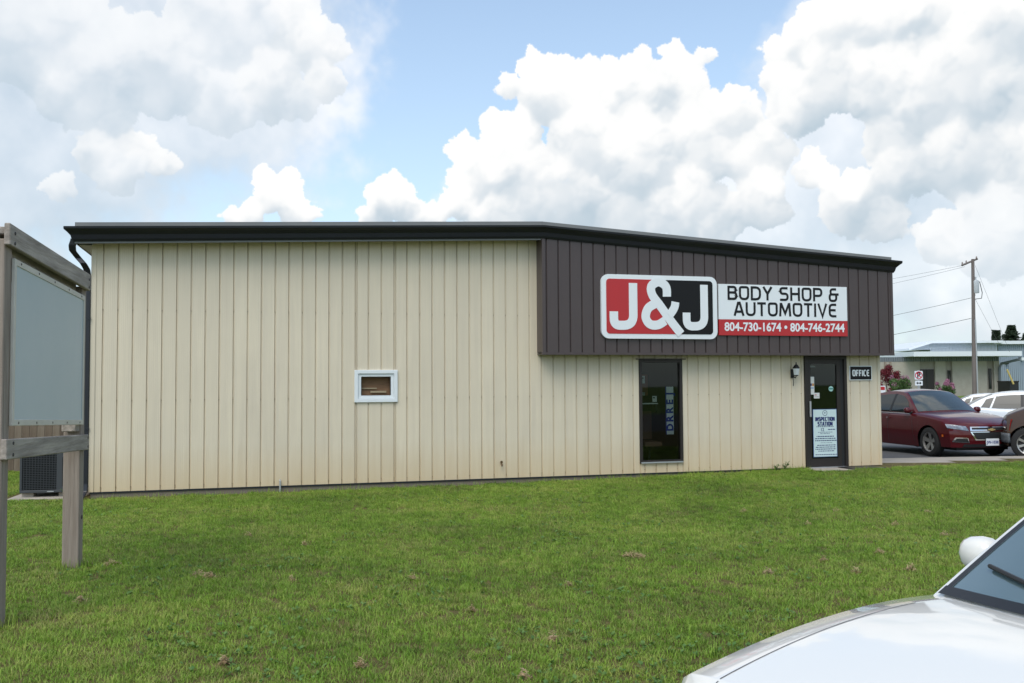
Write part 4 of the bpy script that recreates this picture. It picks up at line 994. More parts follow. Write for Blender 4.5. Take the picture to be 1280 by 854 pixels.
for sg in (-1, 1): RC.patch('belt_moulding', M_CHR, lambda a, b, sg=sg: RC.side_pt(-1.3 + 2.05 * a, .925 + .018 * b, sg, .004), 12, 1)
RC.patch('front_wiper', M_BLACK, lambda a, b: RC.cab_top(.93 - .10 * a, -.75 + 1.3 * a + .03 * b, .02), 8, 1)
for y in (-1, 1): RC.front('tail_light', M_RED, [(y*.50, .74), (y*.84, .74), (y*.84, .90), (y*.56, .90)], .008, rear=True)

# white sedan behind it, a second and third white car farther off
M_WPAINT = paint('white_paint', (.70, .73, .75), 0, .35)
def white_car(label, cx_, Y_, hd_, **kw):
    p_ = on_z(cx_, 480, 0); X_ = (cx_ - 640) / FPX * Y_
    c_ = Car('white_sedan', label, 'car', sedan(**kw), M_WPAINT, (X_, Y_, lot_z(X_, Y_)), R(hd_), 'white cars in the lot')
    for y in (-1, 1):
        c_.front('headlight', M_LAMP, [(y*.48, .60), (y*.86, .63), (y*.86, .74), (y*.5, .71)]); c_.front('tail_light', M_RED, [(y*.50, .74), (y*.84, .74), (y*.84, .90), (y*.56, .90)], .008, rear=True)
    c_.front('grille', M_BLACK, [(-.42, .5), (.42, .5), (.45, .66), (-.45, .66)])
    [c_.patch('door_pillar', M_BLACK, lambda a, b, sg=sg: c_.cab_side(-.185 + .09 * a, .06 + .82 * b, sg, .008), 1, 5) for sg in (-1, 1)]; c_.seam(.86, .30, .86, -.10); c_.seam(-.14, .26, .93); c_.mirrors(.66, .97, M_WPAINT)
    for x in (-.02, -.95):
        for sg in (-1, 1): c_.patch('door_handle', M_WPAINT, lambda a, b, x=x, sg=sg: c_.side_pt(x - .17 * a, .80 + .03 * b, sg, .02 + .012 * math.sin(math.pi * a)), 6, 2)
    return c_
white_car('white sedan parked just behind the maroon car', 1284, 27.5, -30)
white_car('small white car seen between the maroon car and the pole', 1243, 38, -27)
white_car('white car farthest back at the right edge', 1318, 46, -30)

# brown van at the right edge
M_VAN = paint('brown_paint', (.065, .038, .025), .0, .5)
P = dict(W=1.85, H=1.86, wb=2.8, fo=.55, ro=.95, rw=.345, belt=1.10, sill=.30, ws=(1.42, .55), rw_=(-2.28, -2.02), tumble=.17, edge=.10, kf=.30, cf=.22,
         top=[(-2.35, 1.05), (-1.5, 1.12), (0, 1.12), (1.2, 1.13), (1.50, 1.07), (1.78, .95), (1.95, .86)],
         roof=[(-2.28, 1.1), (-2.15, 1.55), (-2.02, 1.76), (-1.2, 1.82), (0, 1.82), (.55, 1.74), (1.0, 1.43), (1.42, 1.10)],
         win=[(.12, 1.15, .07, .86, 0, -.42), (-.98, .04, .07, .86, 0, 0), (-2.0, -1.06, .07, .86, .08, 0)], spokes=8, spw=(.018, .028))
hd = R(150); near = on_z(1287, 575.5, LOT); rot = Matrix.Rotation(hd, 3, 'Z'); loc = near - rot @ Vector((1.4, .83, 0)); loc.z = LOT
M_VAN.node_tree.nodes['Principled BSDF'].inputs['Specular IOR Level'].default_value = .1; M_VAN.node_tree.nodes['Principled BSDF'].inputs['Coat Weight'].default_value = .5
VN = Car('brown_van', 'brown van with grey bumper cut off by the right edge of the view', 'van', P, M_VAN, loc, hd)
for y in (-1, 1):
    VN.front('headlight', M_LAMP, [(y*.48, .66), (y*.76, .66), (y*.76, .82), (y*.48, .82)]); VN.front('corner_lamp', M_RED, [(y*.80, .62), (y*.90, .62), (y*.90, .86), (y*.80, .86)], .01)
VN.front('grille', M_BLACK, [(-.45, .64), (.45, .64), (.45, .82), (-.45, .82)])
bp_ = VN.front('bumper', mat('bumper_grey', (.10, .11, .12), .5), [(-.93, .36), (.93, .36), (.93, .56), (-.93, .56)], .06, 14, 3)
sm = bp_.modifiers.new('s', 'SOLIDIFY'); sm.thickness = .05
VN.seam(1.08, .4, 1.0, -.02); VN.seam(.06, .35, 1.05); VN.mirrors(.95, 1.14, M_BLACK)

# white car in the foreground, lower right
M_WNEAR = paint('white_near_paint', (.80, .775, .71), 0, .25)
P = dict(W=1.72, H=1.42, wb=2.6, fo=.86, ro=.95, rw=.31, belt=.92, ws=(.80, .02), rw_=(-1.75, -1.0), cw=.26, crown=.06, edge=.12, wlow=.045, cf=.42,
         top=[(-2.25, .85), (-2.1, .96), (-1.5, .98), (-.5, .93), (.3, .92), (.8, .935), (1.2, .905), (1.6, .835), (1.9, .755), (2.08, .68), (2.16, .62)],
         roof=[(-1.75, .95), (-1.35, 1.18), (-1.0, 1.31), (-.5, 1.375), (-.2, 1.375), (.02, 1.345), (.40, 1.145), (.80, .915)],
         win=[(-.25, .62, .07, .86, 0, -.34), (-1.05, -.33, .07, .86, .16, 0)])
hd = R(207.5)
WC_LOC = (2.37, 2.90, -.03)
WC = Car('white_foreground_car', 'white car in the lower right foreground showing hood, mirror and windshield', 'car', P, M_WNEAR, WC_LOC, hd)
for y in (-1, 1):
    WC.front('headlight', M_LAMP, [(y*.44, .50), (y*.80, .53), (y*.80, .64), (y*.46, .60)])
WC.front('grille', M_BLACK, [(-.38, .44), (.38, .44), (.40, .56), (-.40, .56)])
M_WSG = mat('near_windshield', (.09, .135, .14), .02); M_WSG.node_tree.nodes['Principled BSDF'].inputs['IOR'].default_value = 2.3
WC.wsh.data.materials.clear(); WC.wsh.data.materials.append(M_WSG)
for sg in (-1, 1): WC.patch('hood_seam', mat('shut_line', (.10, .10, .105), .6), lambda a, b, sg=sg: WC.top_pt(.80 + 1.15 * a, sg * (.80 - .05 * a * a + .006 * b), .0012), 24, 1)
WC.mirrors(.17, .955, M_WNEAR, .80)
for r0, r1 in ((-.955, -.915), (.915, .955)):
    WC.patch('pillar_trim', M_BLACK, lambda a, b: WC.cab_top(.0 + .78 * a, r0 + (r1 - r0) * b, .009), 14, 2)
WC.patch('cowl', M_BLACK, lambda a, b: WC.cab_top(.752 + .04 * a, -.96 + 1.92 * b, .012), 3, 16)
def wiper(r0, r1, x0, x1):
    w_ = empty('wiper', (0, 0, 0), 0, WC.root)
    g = G().tube([WC.cab_top(.79, r0, .02), WC.cab_top(.77, r0 + (r1 - r0) * .2, .035), WC.cab_top(x0 + (x1 - x0) * .5, r0 + (r1 - r0) * .6, .04)], [.014, .012, .008], 8)
    link('arm', g.mesh(), M_BLACK, w_)
    g = G().tube([WC.cab_top(x0 + (x1 - x0) * k / 6, r0 + (r1 - r0) * (.15 + .85 * k / 6), .022) for k in range(7)], .008, 6)
    link('blade', g.mesh(), M_BLACK, w_)
wiper(.10, -.80, .76, .64); wiper(.85, .05, .76, .66)

# ------------------------------------------------------------------ neighbouring block building, far right
BY = 70.0; PPM = FPX / BY
def bx(px): return (px - 640) / FPX * BY
def bz(py, px=1200): return at_depth(px, py, BY).z
NBR = empty('neighbour_building', (0, BY, 0), 0); tag(NBR, 'long grey block building with white canopy roof across the parking lot', 'building')
M_BLOCK = mat('split_face_block', (.40, .37, .32), .9, var=(2.5, .8, (.33, .30, .26)), bump=(9, 1.0, (1, 1, 2)))
M_BLOCKD = mat('recess_block', (.34, .31, .27), .9, var=(2.5, .8, (.28, .25, .22)))
M_MTL = mat('pale_metal_siding', (.42, .47, .52), .5, var=(2, .4, (.36, .40, .45), (1, 1, .2)))
M_MTLB = mat('blue_grey_siding', (.27, .33, .39), .5, var=(2, .4, (.23, .28, .33), (1, 1, .2)))
M_CAN = mat('canopy_white', (.70, .74, .77), .4)
zc0, zc1, zt_ = bz(446), bz(438), bz(430)
x0, x1 = bx(1080), bx(1249)
recess = [(bx(1149.5), bx(1168.5)), (bx(1181.5), bx(1190)), (bx(1233), bx(1242))]
edges = [x0] + [e_ for r_ in recess for e_ in r_] + [x1]
for i in range(0, len(edges), 2): boxobj('block_pier', M_BLOCK, NBR, edges[i], edges[i+1], 0, 1.0, -.3, zc0 - .35)
for i, (a, b) in enumerate(recess):
    boxobj('recess_wall', M_BLOCKD, NBR, a, b, .18, .9, -.3, zc0 - .35)
D2 = empty('entrance_door', (0, 0, 0), 0, NBR)
boxobj('leaf', M_BRONZE, D2, bx(1150), bx(1167.5), .10, .178, .2, bz(461.5)); boxobj('mullion', M_BLACK, D2, bx(1158.4), bx(1159.2), .07, .099, .2, bz(462))
for a, b, zz in ((bx(1185), bx(1189), 463), (bx(1236.2), bx(1239.8), 461)):
    w_ = empty('slit_window', (0, 0, 0), 0, NBR); boxobj('frame', M_BRONZE, w_, a, b, .12, .178, bz(486.5), bz(zz)); boxobj('pane', M_CG, w_, a + .05, b - .05, .10, .118, bz(485.5), bz(zz + 1))
for px in (1105, 1111.5): boxobj('pilaster', mat('pilaster', (.27, .22, .18), .8), NBR, bx(px), bx(px + 2), -.1, -.002, 1.2, bz(452))
g = G()
for k in range(60):
    a = x0 + (x1 - x0) * k / 60; b = x0 + (x1 - x0) * (k + 1) / 60; g.box(a, b - .04, -.02 - .012 * (k % 2), .5, zc0 - .35, zc0 - .002)
link('frieze', g.mesh(), mat('frieze_grey', (.16, .18, .20), .6), NBR)
link('canopy', G().box(bx(1130.5), bx(1263), -1.6, .4, zc0, zc0 + .36).add([(bx(1119), 5, zc0 + .02), (bx(1130.4), -1.6, zc0 + .02), (bx(1130.4), -1.6, zc0 + .36), (bx(1119), 5, zc0 + .36)], [(0, 1, 2, 3)]).mesh(), M_CAN, NBR)
boxobj('canopy_deck', M_CAN, NBR, bx(1131), bx(1262.5), .41, 9, zc0 + .1, zc0 + .34)
# upper storey with ribbed sheets and a hipped end
KU = (BY + 6) / BY
def ux(p_): return bx(p_) * KU
def uz(p_): return (bz(p_) - EYE) * KU + EYE
g = G(); ua, ub = ux(1163), ux(1247); ut = uz(428.8)
for k in range(48):
    a = ua + (ub - ua) * k / 48; b = ua + (ub - ua) * (k + 1) / 48; g.add([(a, 6.0, zc0), (b - .05, 6.0, zc0), (b - .05, 6.0, ut), (a, 6.0, ut), (b, 6.03, zc0), (b, 6.03, ut)], [(0, 1, 2, 3), (1, 4, 5, 2)])
g.add([(ux(1138), 6.04, uz(437)), (ua, 6.04, uz(437)), (ua, 6.04, ut)], [(0, 1, 2)])
link('upper_wall', g.mesh(recalc=False), M_MTL, NBR)
link('upper_fascia', G().prism([(ua, ut - .02), (ub + .3, ut - .02), (ub + .3, ut + .17), (ua, ut + .17)], 5.6, 14).prism([(ux(1134), uz(437.6)), (ua - .001, ut - .02), (ua - .001, ut + .169), (ux(1134), uz(435.5))], 5.61, 14).mesh(), M_CAN, NBR)
link('drainpipe', G().tube([(bx(1261), -1.5, zc0 - .05), (bx(1261), -1.5, zc0 - .25), (bx(1249), -.25, zc0 - .55), (bx(1247.3), -.2, zc0 - .9), (bx(1247.3), -.2, .2)], .10, 8).mesh(), mat('pipe_grey', (.13, .15, .17), .5), NBR)
MB = empty('metal_warehouse', (0, BY + 6.3, 0), 0); tag(MB, 'blue grey ribbed metal warehouse at the right edge beyond the cars', 'building')
g = G(); k2 = (BY + 6.3) / BY; wz = (zt_ - EYE) * k2 + EYE - .05; wa, wb_ = bx(1248) * k2, bx(1420) * k2
for k in range(70):
    a = wa + (wb_ - wa) * k / 70; b = wa + (wb_ - wa) * (k + 1) / 70; g.add([(a, 0, -.3), (b - .05, 0, -.3), (b - .05, 0, wz + .0), (a, 0, wz + .0), (b, .035, -.3), (b, .035, wz + .0)], [(0, 1, 2, 3), (1, 4, 5, 2)])
link('wall', g.mesh(), M_MTLB, MB)
boxobj('flank', M_MTLB, MB, wa + .01, wb_, .04, 20, -.3, wz - .05)
boxobj('roof_edge', M_CAN, MB, wa - .5, wb_ + .3, -.35, 20, wz + .005, wz + .27)
boxobj('vent_box', M_BLACK, MB, bx(1256) * k2, bx(1259) * k2, -.25, -.002, bz(454), bz(451))
boxobj('wall_light', M_WHITE, MB, bx(1275) * k2, bx(1277.5) * k2, -.3, -.002, bz(449), bz(445))
DP = empty('waste_container', (0, BY - 4, 0), 0); tag(DP, 'dark open bin against the blue grey warehouse', 'bin')
k3 = (BY - 4) / BY
boxobj('tub', M_BLACK, DP, bx(1261) * k3, bx(1272) * k3, 0, 1.6, -.2, 1.45); boxobj('rim', M_BRONZE, DP, bx(1260.6) * k3, bx(1272.4) * k3, -.06, 1.66, 1.451, 1.53)
PO = tag(link('yellow_pole', G().tube([(bx(1263) * k3, BY - 4.3, 1.3), (bx(1255.5) * k3, BY - 4.3, 2.35)], .06, 6).mesh(), mat('yellow_pole', (.55, .42, .14), .6)), 'slanting yellow pole leaning out of the dark bin', 'pole')
# raised bank of lawn in front of that building
o = link('grass_bank', grid_mesh('bank', frange(bx(1040), bx(1420), 4), [53, 55, 57, 59, 61, 64, 68, 80], lambda x, y: -.95 + 1.37 * sstep(53, 63, y)), M_FARG); tag(o, 'strip of rising grass before the neighbouring building', kind='structure')

# ------------------------------------------------------------------ utility pole and wires
UY = 62.0
pb = at_depth(1218, 500, UY); pt_ = at_depth(1216, 324, UY)
UP = empty('utility_pole', (pb.x, UY, 0), 0); tag(UP, 'tall wooden utility pole with transformer beyond the parked cars', 'utility pole')
M_POLE = mat('pole_wood', (.19, .165, .155), .9, var=(3, .8, (.13, .10, .09), (5, 5, .4)))
zt2 = pt_.z; dx = pt_.x - pb.x
link('shaft', G().tube([(0, 0, -.2), (dx * .5, 0, zt2 * .5), (dx, 0, zt2)], [.145, .125, .10], 10).mesh(), M_POLE, UP)
def pz(py): return at_depth(1216, py, UY).z
def px_(p_): return (p_ - 640) / FPX * UY - pb.x
link('crossarm', G().tube([(px_(1204.5), -.1, pz(332)), (px_(1226), .1, pz(323.5))], .07, 6).mesh(), M_POLE, UP)
for p_ in (1206, 1211, 1224): link('insulator', G().lathe([(.02, 0), (.05, .02), (.05, .10), (.03, .16), (.001, .18)], 8, 'z', (px_(p_), 0, pz(332 - (p_ - 1204.5) * .39) + .05)).mesh(), mat('porcelain', (.25, .2, .18), .3), UP)
tr_ = link('transformer', G().lathe([(.001, 0), (.20, .0), (.21, .05), (.21, .80), (.18, .86), (.06, .9), (.06, 1.1), (.001, 1.1)], 14, 'z', (px_(1222), 0, pz(366.5))).mesh(), mat('transformer_grey', (.42, .45, .47), .5), UP, smooth=True)
link('transformer_bracket', G().box(dx, px_(1221), -.04, .04, pz(370), pz(368)).box(dx, px_(1221), -.04, .04, pz(356), pz(354.6)).mesh(), M_METAL, UP)
link('drop_loop', G().tube([(px_(1221), 0, pz(374)), (px_(1229), 0, pz(373)), (px_(1230), 0, pz(366)), (px_(1227), 0, pz(352))], .025, 5).mesh(), M_BLACK, UP)
link('conduit', G().tube([(.17, -.12, .2), (.165, -.12, 3.5), (.15, -.1, pz(400))], .05, 6).mesh(), M_METAL, UP)
M_WIRE = mat('wire', (.08, .08, .085), .6)
def wire(label, a, b, sag, r, cat='wire'):
    a, b = Vector(a), Vector(b); pts = [a.lerp(b, k / 24) - Vector((0, 0, sag * 4 * (k / 24) * (1 - k / 24))) for k in range(25)]
    return tag(link('overhead_wire', G().tube(pts, r, 5).mesh(), M_WIRE), label, cat, 'overhead wires')
def upw(p_, y_): return at_depth(p_, y_, UY)
# the line runs off to the next pole, out of sight behind the metal building
def span(p0, p1, label, r):
    """through two photo points, on a line that recedes to the left"""
    a = upw(*p0); d1 = pix_dir(*p1); Y1 = UY + 6; b = Vector((0, 0, EYE)) + d1 * (Y1 / d1.y)
    return wire(label, a, a + (b - a) * 9.0, 1.6, r)
span((1208, 331), (1118, 337.5), 'topmost overhead wire left of the utility pole', .009)
span((1206, 333.5), (1118, 343.5), 'second overhead wire below the crossarm', .009)
span((1214, 372.5), (1118, 383.5), 'overhead cable level with the transformer base', .013)
span((1214, 398), (1118, 407.5), 'lowest overhead cable crossing to the pole', .016)
wire('guy wire from the pole top down to the right', upw(1219, 332), upw(1262, 440), 0, .008)
wire('guy wire from below the transformer down to the right', upw(1219, 374), upw(1250, 432), .0, .008)

# ------------------------------------------------------------------ no parking sign
NP = empty('no_parking_sign', (0, 0, 0), 0); NY = 35.0; c = at_depth(1148.3, 469, NY)
NP.location = (c.x, NY, 0); tag(NP, 'no parking sign with struck-out letter over a two-way arrow plate', 'sign')
def nz(py): return at_depth(1148, py, NY).z
link('post', G().box(-.03, .03, .012, .05, -.6, nz(463)).mesh(), M_METAL, NP)
hw = .155
pl1 = link('plate', G().prism(rrect(-hw, hw, nz(474.6), nz(463.8), .03, 3), -.006, .006).mesh(), M_SIGNW, NP); cz_ = (nz(474.6) + nz(463.8)) / 2
text_obj('letter', 'P', .26, M_LETTK, NP, (0, -.008, cz_), .0005, .012)
g = G().lathe([(.115, -.012), (.145, -.012), (.145, -.0095), (.115, -.0095), (.115, -.012)], 24, 'y', (0, 0, cz_))
ribbon(g, [(-.09, cz_ + .09), (.09, cz_ - .09)], .032, -.0125, -.0100); link('prohibition_ring', g.mesh(), mat('road_red', (.50, .02, .04), .5), NP)
link('plate', G().prism(rrect(-hw * .93, hw * .93, nz(482), nz(476), .02, 3), -.006, .006).mesh(), M_SIGNW, NP); cz2 = (nz(482) + nz(476)) / 2
link('arrow', G().prism([(-.10, cz2), (-.04, cz2 + .055), (-.04, cz2 + .018), (.04, cz2 + .018), (.04, cz2 + .055), (.10, cz2), (.04, cz2 - .055), (.04, cz2 - .018), (-.04, cz2 - .018), (-.04, cz2 - .055)], -.0085, -.006).mesh(), M_LETTK, NP)
c = at_depth(1101, 490, 30); SS = empty('small_lot_sign', (c.x, 30, 0), 0); tag(SS, 'small red and white sign half hidden by the building corner', 'sign')
link('post', G().box(-.03, .03, .01, .05, -.4, c.z - .2).mesh(), M_METAL, SS); link('plate', G().box(-.15, .15, -.006, .008, c.z - .2, c.z + .2).mesh(), M_SIGNW, SS)
link('red_band', G().box(-.13, .13, -.009, -.0065, c.z + .06, c.z + .17).mesh(), M_SIGNR, SS); link('red_text', G().box(-.10, .10, -.009, -.0065, c.z - .1, c.z - .03).mesh(), M_SIGNR, SS)

# ------------------------------------------------------------------ shrubs and far trees
def leaf_mat(name, c1, c2):
    m = bpy.data.materials.new(name); m.use_nodes = True; nt = m.node_tree; b = nt.nodes['Principled BSDF']; b.inputs['Roughness'].default_value = .6
    g = N(nt, 'ShaderNodeNewGeometry'); r = N(nt, 'ShaderNodeMix', data_type='RGBA'); L(nt, g.outputs['Random Per Island'], r.inputs[0]); r.inputs[6].default_value = (*c1, 1); r.inputs[7].default_value = (*c2, 1)
    L(nt, r.outputs[2], b.inputs['Base Color'])
    tr = N(nt, 'ShaderNodeBsdfTranslucent'); L(nt, r.outputs[2], tr.inputs[0]); mx = N(nt, 'ShaderNodeMixShader', ins={0: .25}); L(nt, b.outputs[0], mx.inputs[1]); L(nt, tr.outputs[0], mx.inputs[2])
    L(nt, mx.outputs[0], nt.nodes['Material Output'].inputs[0]); return m
M_LG = leaf_mat('shrub_leaf', (.05, .11, .02), (.11, .19, .05)); M_LR = leaf_mat('red_bloom', (.22, .012, .02), (.10, .01, .015)); M_LP = leaf_mat('pink_bloom', (.50, .24, .33), (.36, .15, .22)); M_LC = leaf_mat('conifer_needle', (.018, .032, .016), (.035, .06, .028))
M_BARK = mat('bark', (.12, .085, .06), .9)
def leaves(rnd, blobs, n, size, g=None, surface=.5):
    g = g or G(); tot = sum(b[1] ** 3 for b in blobs)
    for (c, r) in blobs:
        for _ in range(int(n * r ** 3 / tot)):
            d = Vector((rnd.gauss(0, 1), rnd.gauss(0, 1), rnd.gauss(0, 1))).normalized(); q_ = Vector(c) + d * r * rnd.uniform(surface, 1.08)
            a = Vector((rnd.gauss(0, 1), rnd.gauss(0, 1), rnd.gauss(0, 1))).normalized(); b = a.cross(d + Vector((.01, .02, .03))).normalized(); s_ = size * rnd.uniform(.6, 1.3)
            g.add([q_ - a * s_, q_ + b * s_ * .5, q_ + a * s_, q_ - b * s_ * .5], [(0, 1, 2, 3)])
    return g
def shrub(name, label, px, pyt, pyb, wpx, Y, seed, mleaf, mbloom, nleaf, nbloom, zg):
    rnd = random.Random(seed); c = at_depth(px, pyt, Y); top = c.z; rad = wpx / 2 / FPX * Y; h = top - zg
    t = empty(name, (c.x, Y, zg), 0); tag(t, label, 'shrub')
    g = G()
    for k in range(6):
        a = rnd.uniform(0, 6.28); g.tube([(0, 0, -.1), (math.cos(a) * rad * .25, math.sin(a) * rad * .25, h * .35), (math.cos(a) * rad * .6, math.sin(a) * rad * .6, h * .75)], [.04, .03, .012], 6)
    link('trunk', g.mesh(), M_BARK, t)
    bl = []
    for k in range(16):
        a = rnd.uniform(0, 6.28); rr_ = rad * rnd.uniform(.1, .72); z = h * rnd.uniform(.32, .86); bl.append(((math.cos(a) * rr_, math.sin(a) * rr_, z), rad * rnd.uniform(.24, .40)))
    if nleaf: link('crown', leaves(rnd, bl, nleaf, .04).mesh(recalc=False), mleaf, t)
    tips = [((b[0][0] * 1.15, b[0][1] * 1.15, min(h * .97, b[0][2] * 1.10)), b[1] * .62) for b in bl]
    if nbloom: link('blossom', leaves(rnd, tips, nbloom, .036).mesh(recalc=False), mbloom, t)
shrub('red_crape_myrtle', 'dark red flowering crape myrtle beside the building corner', 1112, 456, 500, 40, 44, 1, M_LR, M_LR, 3600, 5200, -.5)
shrub('green_crape_myrtle', 'green crape myrtle with a few pink blooms in front of the red one', 1128, 466, 500, 36, 39, 2, M_LG, M_LP, 7000, 900, -.4)
shrub('pink_crape_myrtle', 'small pink blooming crape myrtle right of the no parking sign', 1183, 472, 500, 28, 44, 3, M_LG, M_LP, 2600, 4200, -.5)
def conifer(label, px, pyt, wpx, Y, seed):
    rnd = random.Random(seed); c = at_depth(px, pyt, Y); h = c.z + .2; rad = wpx / 2 / FPX * Y
    t = empty('conifer_tree', (c.x, Y, -.2), 0); tag(t, label, 'tree', 'conifers beyond the warehouse')
    link('trunk', G().tube([(0, 0, -.1), (0, 0, h * .5), (0, 0, h)], [.2, .12, .02], 8).mesh(), M_BARK, t)
    g = G()
    for k in range(420):
        z = h * (.35 + .65 * (k / 420)); rr_ = rad * (1 - z / h) ** .8 * rnd.uniform(.55, 1.15) + .12; a = rnd.uniform(0, 6.28); d = Vector((math.cos(a), math.sin(a), rnd.uniform(-.05, .30)))
        side = Vector((-math.sin(a), math.cos(a), 0))
        for q_ in range(9):
            f_ = (q_ + .5) / 9 * rr_; base = Vector((0, 0, z)) + d * f_; w_ = .34 * (1.1 - q_ / 9)
            for sg in (-1, 1):
                tip = base + (side * sg * w_ + d * w_ * .9) + Vector((0, 0, rnd.uniform(-.06, .10))); n_ = Vector((0, 0, .10))
                g.add([base - n_, tip, base + n_], [(0, 1, 2)])
    link('crown', g.mesh(recalc=False), M_LC, t)
conifer('small dark conifer left of the pair above the warehouse roof', 1245, 413.5, 40, 98, 4)
conifer('tall dark conifer rising over the warehouse roof', 1264, 407.5, 84, 100, 5)
conifer('dark conifer at the right edge above the warehouse', 1284, 417, 70, 99, 6)

# ------------------------------------------------------------------ small weeds against the wall
def weed(label, s_, d_, h, n, seed):
    rnd = random.Random(seed); p_ = to_world(s_, d_); t = empty('weed_plant', (p_.x, p_.y, lawn_z(p_.x, p_.y)), 0); tag(t, label, 'plant', 'weeds by the wall')
    st = G(); lf_ = G()
    for k in range(n):
        a = rnd.uniform(0, 6.28); l_ = h * rnd.uniform(.6, 1.1); tip = Vector((math.cos(a) * l_ * .55, math.sin(a) * l_ * .35, l_))
        st.tube([(0, 0, -.02), tip * .5 + Vector((0, 0, .03)), tip], .004, 5)
        for q_ in range(6):
            b = tip * ((q_ + 1.5) / 7); dd = Vector((rnd.uniform(-1, 1), rnd.uniform(-1, 1), rnd.uniform(-.2, .6))).normalized(); s2 = dd.cross(Vector((.1, .2, 1))).normalized(); ll = rnd.uniform(.03, .06)
            lf_.add([b, b + dd * ll * .5 + s2 * ll * .28, b + dd * ll, b + dd * ll * .5 - s2 * ll * .28], [(0, 1, 2, 3)])
    link('stem', st.mesh(), M_LG, t); link('leaves', lf_.mesh(recalc=False), M_LG, t)
weed('leafy green weed at the wall left of the office door', 4.95, -.10, .16, 8, 21)
weed('smaller weed sprouting beside the leafy one by the wall', 4.78, -.09, .11, 5, 22)
weed('weed growing by the downspout at the left corner', -6.62, -.16, .26, 7, 23)

# ------------------------------------------------------------------ grass blades and dry clippings
def grass_mat(name, stops, trans=.3):
    m = bpy.data.materials.new(name); m.use_nodes = True; nt = m.node_tree; b = nt.nodes['Principled BSDF']; b.inputs['Roughness'].default_value = .55; b.inputs['Specular IOR Level'].default_value = .3
    g = N(nt, 'ShaderNodeNewGeometry'); oi = N(nt, 'ShaderNodeObjectInfo')
    n1 = N(nt, 'ShaderNodeTexNoise', ins={'Scale': .55, 'Detail': 4.0, 'Roughness': .6}); L(nt, g.outputs['Position'], n1.inputs['Vector'])
    n2 = N(nt, 'ShaderNodeTexNoise', ins={'Scale': 5.0, 'Detail': 4.0, 'Roughness': .65}); L(nt, g.outputs['Position'], n2.inputs['Vector'])
    v = M_(nt, 'ADD', M_(nt, 'MULTIPLY_ADD', n1.outputs[0], .95, -.20), M_(nt, 'ADD', M_(nt, 'MULTIPLY', n2.outputs[0], .55), M_(nt, 'MULTIPLY_ADD', oi.outputs['Random'], .34, -.22)))
    c = N(nt, 'ShaderNodeValToRGB'); L(nt, v, c.inputs[0])
    el = c.color_ramp.elements; el[0].position, el[0].color = stops[0][0], (*stops[0][1], 1); el[1].position, el[1].color = stops[-1][0], (*stops[-1][1], 1)
    for p_, cc in stops[1:-1]: x = el.new(p_); x.color = (*cc, 1)
    sw = N(nt, 'ShaderNodeMapRange', ins={1: .80, 2: .98, 3: 0.0, 4: .85}); L(nt, g.outputs['Random Per Island'], sw.inputs[0])
    sx_ = N(nt, 'ShaderNodeMix', data_type='RGBA'); n3 = N(nt, 'ShaderNodeTexNoise', ins={'Scale': 1.3, 'Detail': 5.0, 'Roughness': .65}); L(nt, g.outputs['Position'], n3.inputs['Vector'])
    th_ = N(nt, 'ShaderNodeMapRange', ins={1: .48, 2: .74, 3: .25, 4: 1.0}); L(nt, n3.outputs[0], th_.inputs[0])
    sw.inputs[1].default_value = .45; sw.inputs[2].default_value = 1.0; sw.inputs[4].default_value = 1.0; L(nt, M_(nt, 'MULTIPLY', sw.outputs[0], th_.outputs[0]), sx_.inputs[0]); L(nt, c.outputs[0], sx_.inputs[6]); sx_.inputs[7].default_value = (.40, .31, .15, 1)
    L(nt, sx_.outputs[2], b.inputs['Base Color'])
    tr = N(nt, 'ShaderNodeBsdfTranslucent'); L(nt, sx_.outputs[2], tr.inputs[0]); mx = N(nt, 'ShaderNodeMixShader', ins={0: trans}); L(nt, b.outputs[0], mx.inputs[1]); L(nt, tr.outputs[0], mx.inputs[2])
    L(nt, mx.outputs[0], nt.nodes['Material Output'].inputs[0]); return m
M_GRASS = grass_mat('grass_blade', [(.20, (.072, .155, .016)), (.38, (.148, .290, .024)), (.56, (.225, .395, .036)), (.80, (.40, .46, .10))])
def clump(seed, n, hmin, hmax, rad, w, lean):
    rnd = random.Random(seed); g = G()
    for _ in range(n):
        a = rnd.uniform(0, 6.28); r_ = rad * math.sqrt(rnd.random()); b = Vector((math.cos(a) * r_, math.sin(a) * r_, -.004)); h = rnd.uniform(hmin, hmax)
        th = rnd.uniform(0, 6.28); d = Vector((math.cos(th), math.sin(th), 0)); s_ = Vector((-d.y, d.x, 0)) * w * rnd.uniform(.7, 1.3) * .5; ln = h * rnd.uniform(*lean)
        p1 = b + Vector((0, 0, h * .55)) + d * ln * .3; p2 = b + Vector((0, 0, h * rnd.uniform(.8, 1.0))) + d * ln
        g.add([b - s_, b + s_, p1 + s_ * .8, p1 - s_ * .8, p2], [(0, 1, 2, 3), (3, 2, 4)])
    return g.mesh(recalc=False)
src = []
for k, (n_, h0, h1, rd, w_, ln_) in enumerate(((20, .016, .044, .055, .0038, (.3, 1.2)), (18, .012, .036, .06, .0044, (.6, 1.8)), (14, .030, .075, .035, .0038, (.2, .8)))):
    me = clump(100 + k, n_, h0, h1, rd, w_, ln_); me.materials.append(M_GRASS); src.append(bpy.data.objects.new('grass_clump_source', me))
def grass_keep(x, y):
    s, d = to_local(x, y)
    if -6.4 < s < 5.35 and d > -.05: return False
    if s >= 5.35 and d > -.52 + max(0, (s - 6.35)) * .078 - .05: return False
    if abs(x + 6.84) < .55 and abs(y - 13.80) < .55: return False
    if abs(x) > .62 * y + 1.2 or y > 19: return False
    return True
gm = grid_mesh('grass', frange(-13, 13, .25), frange(ROAD_EDGE + .02, 19, .25), lambda x, y: lawn_z(x, y), grass_keep)
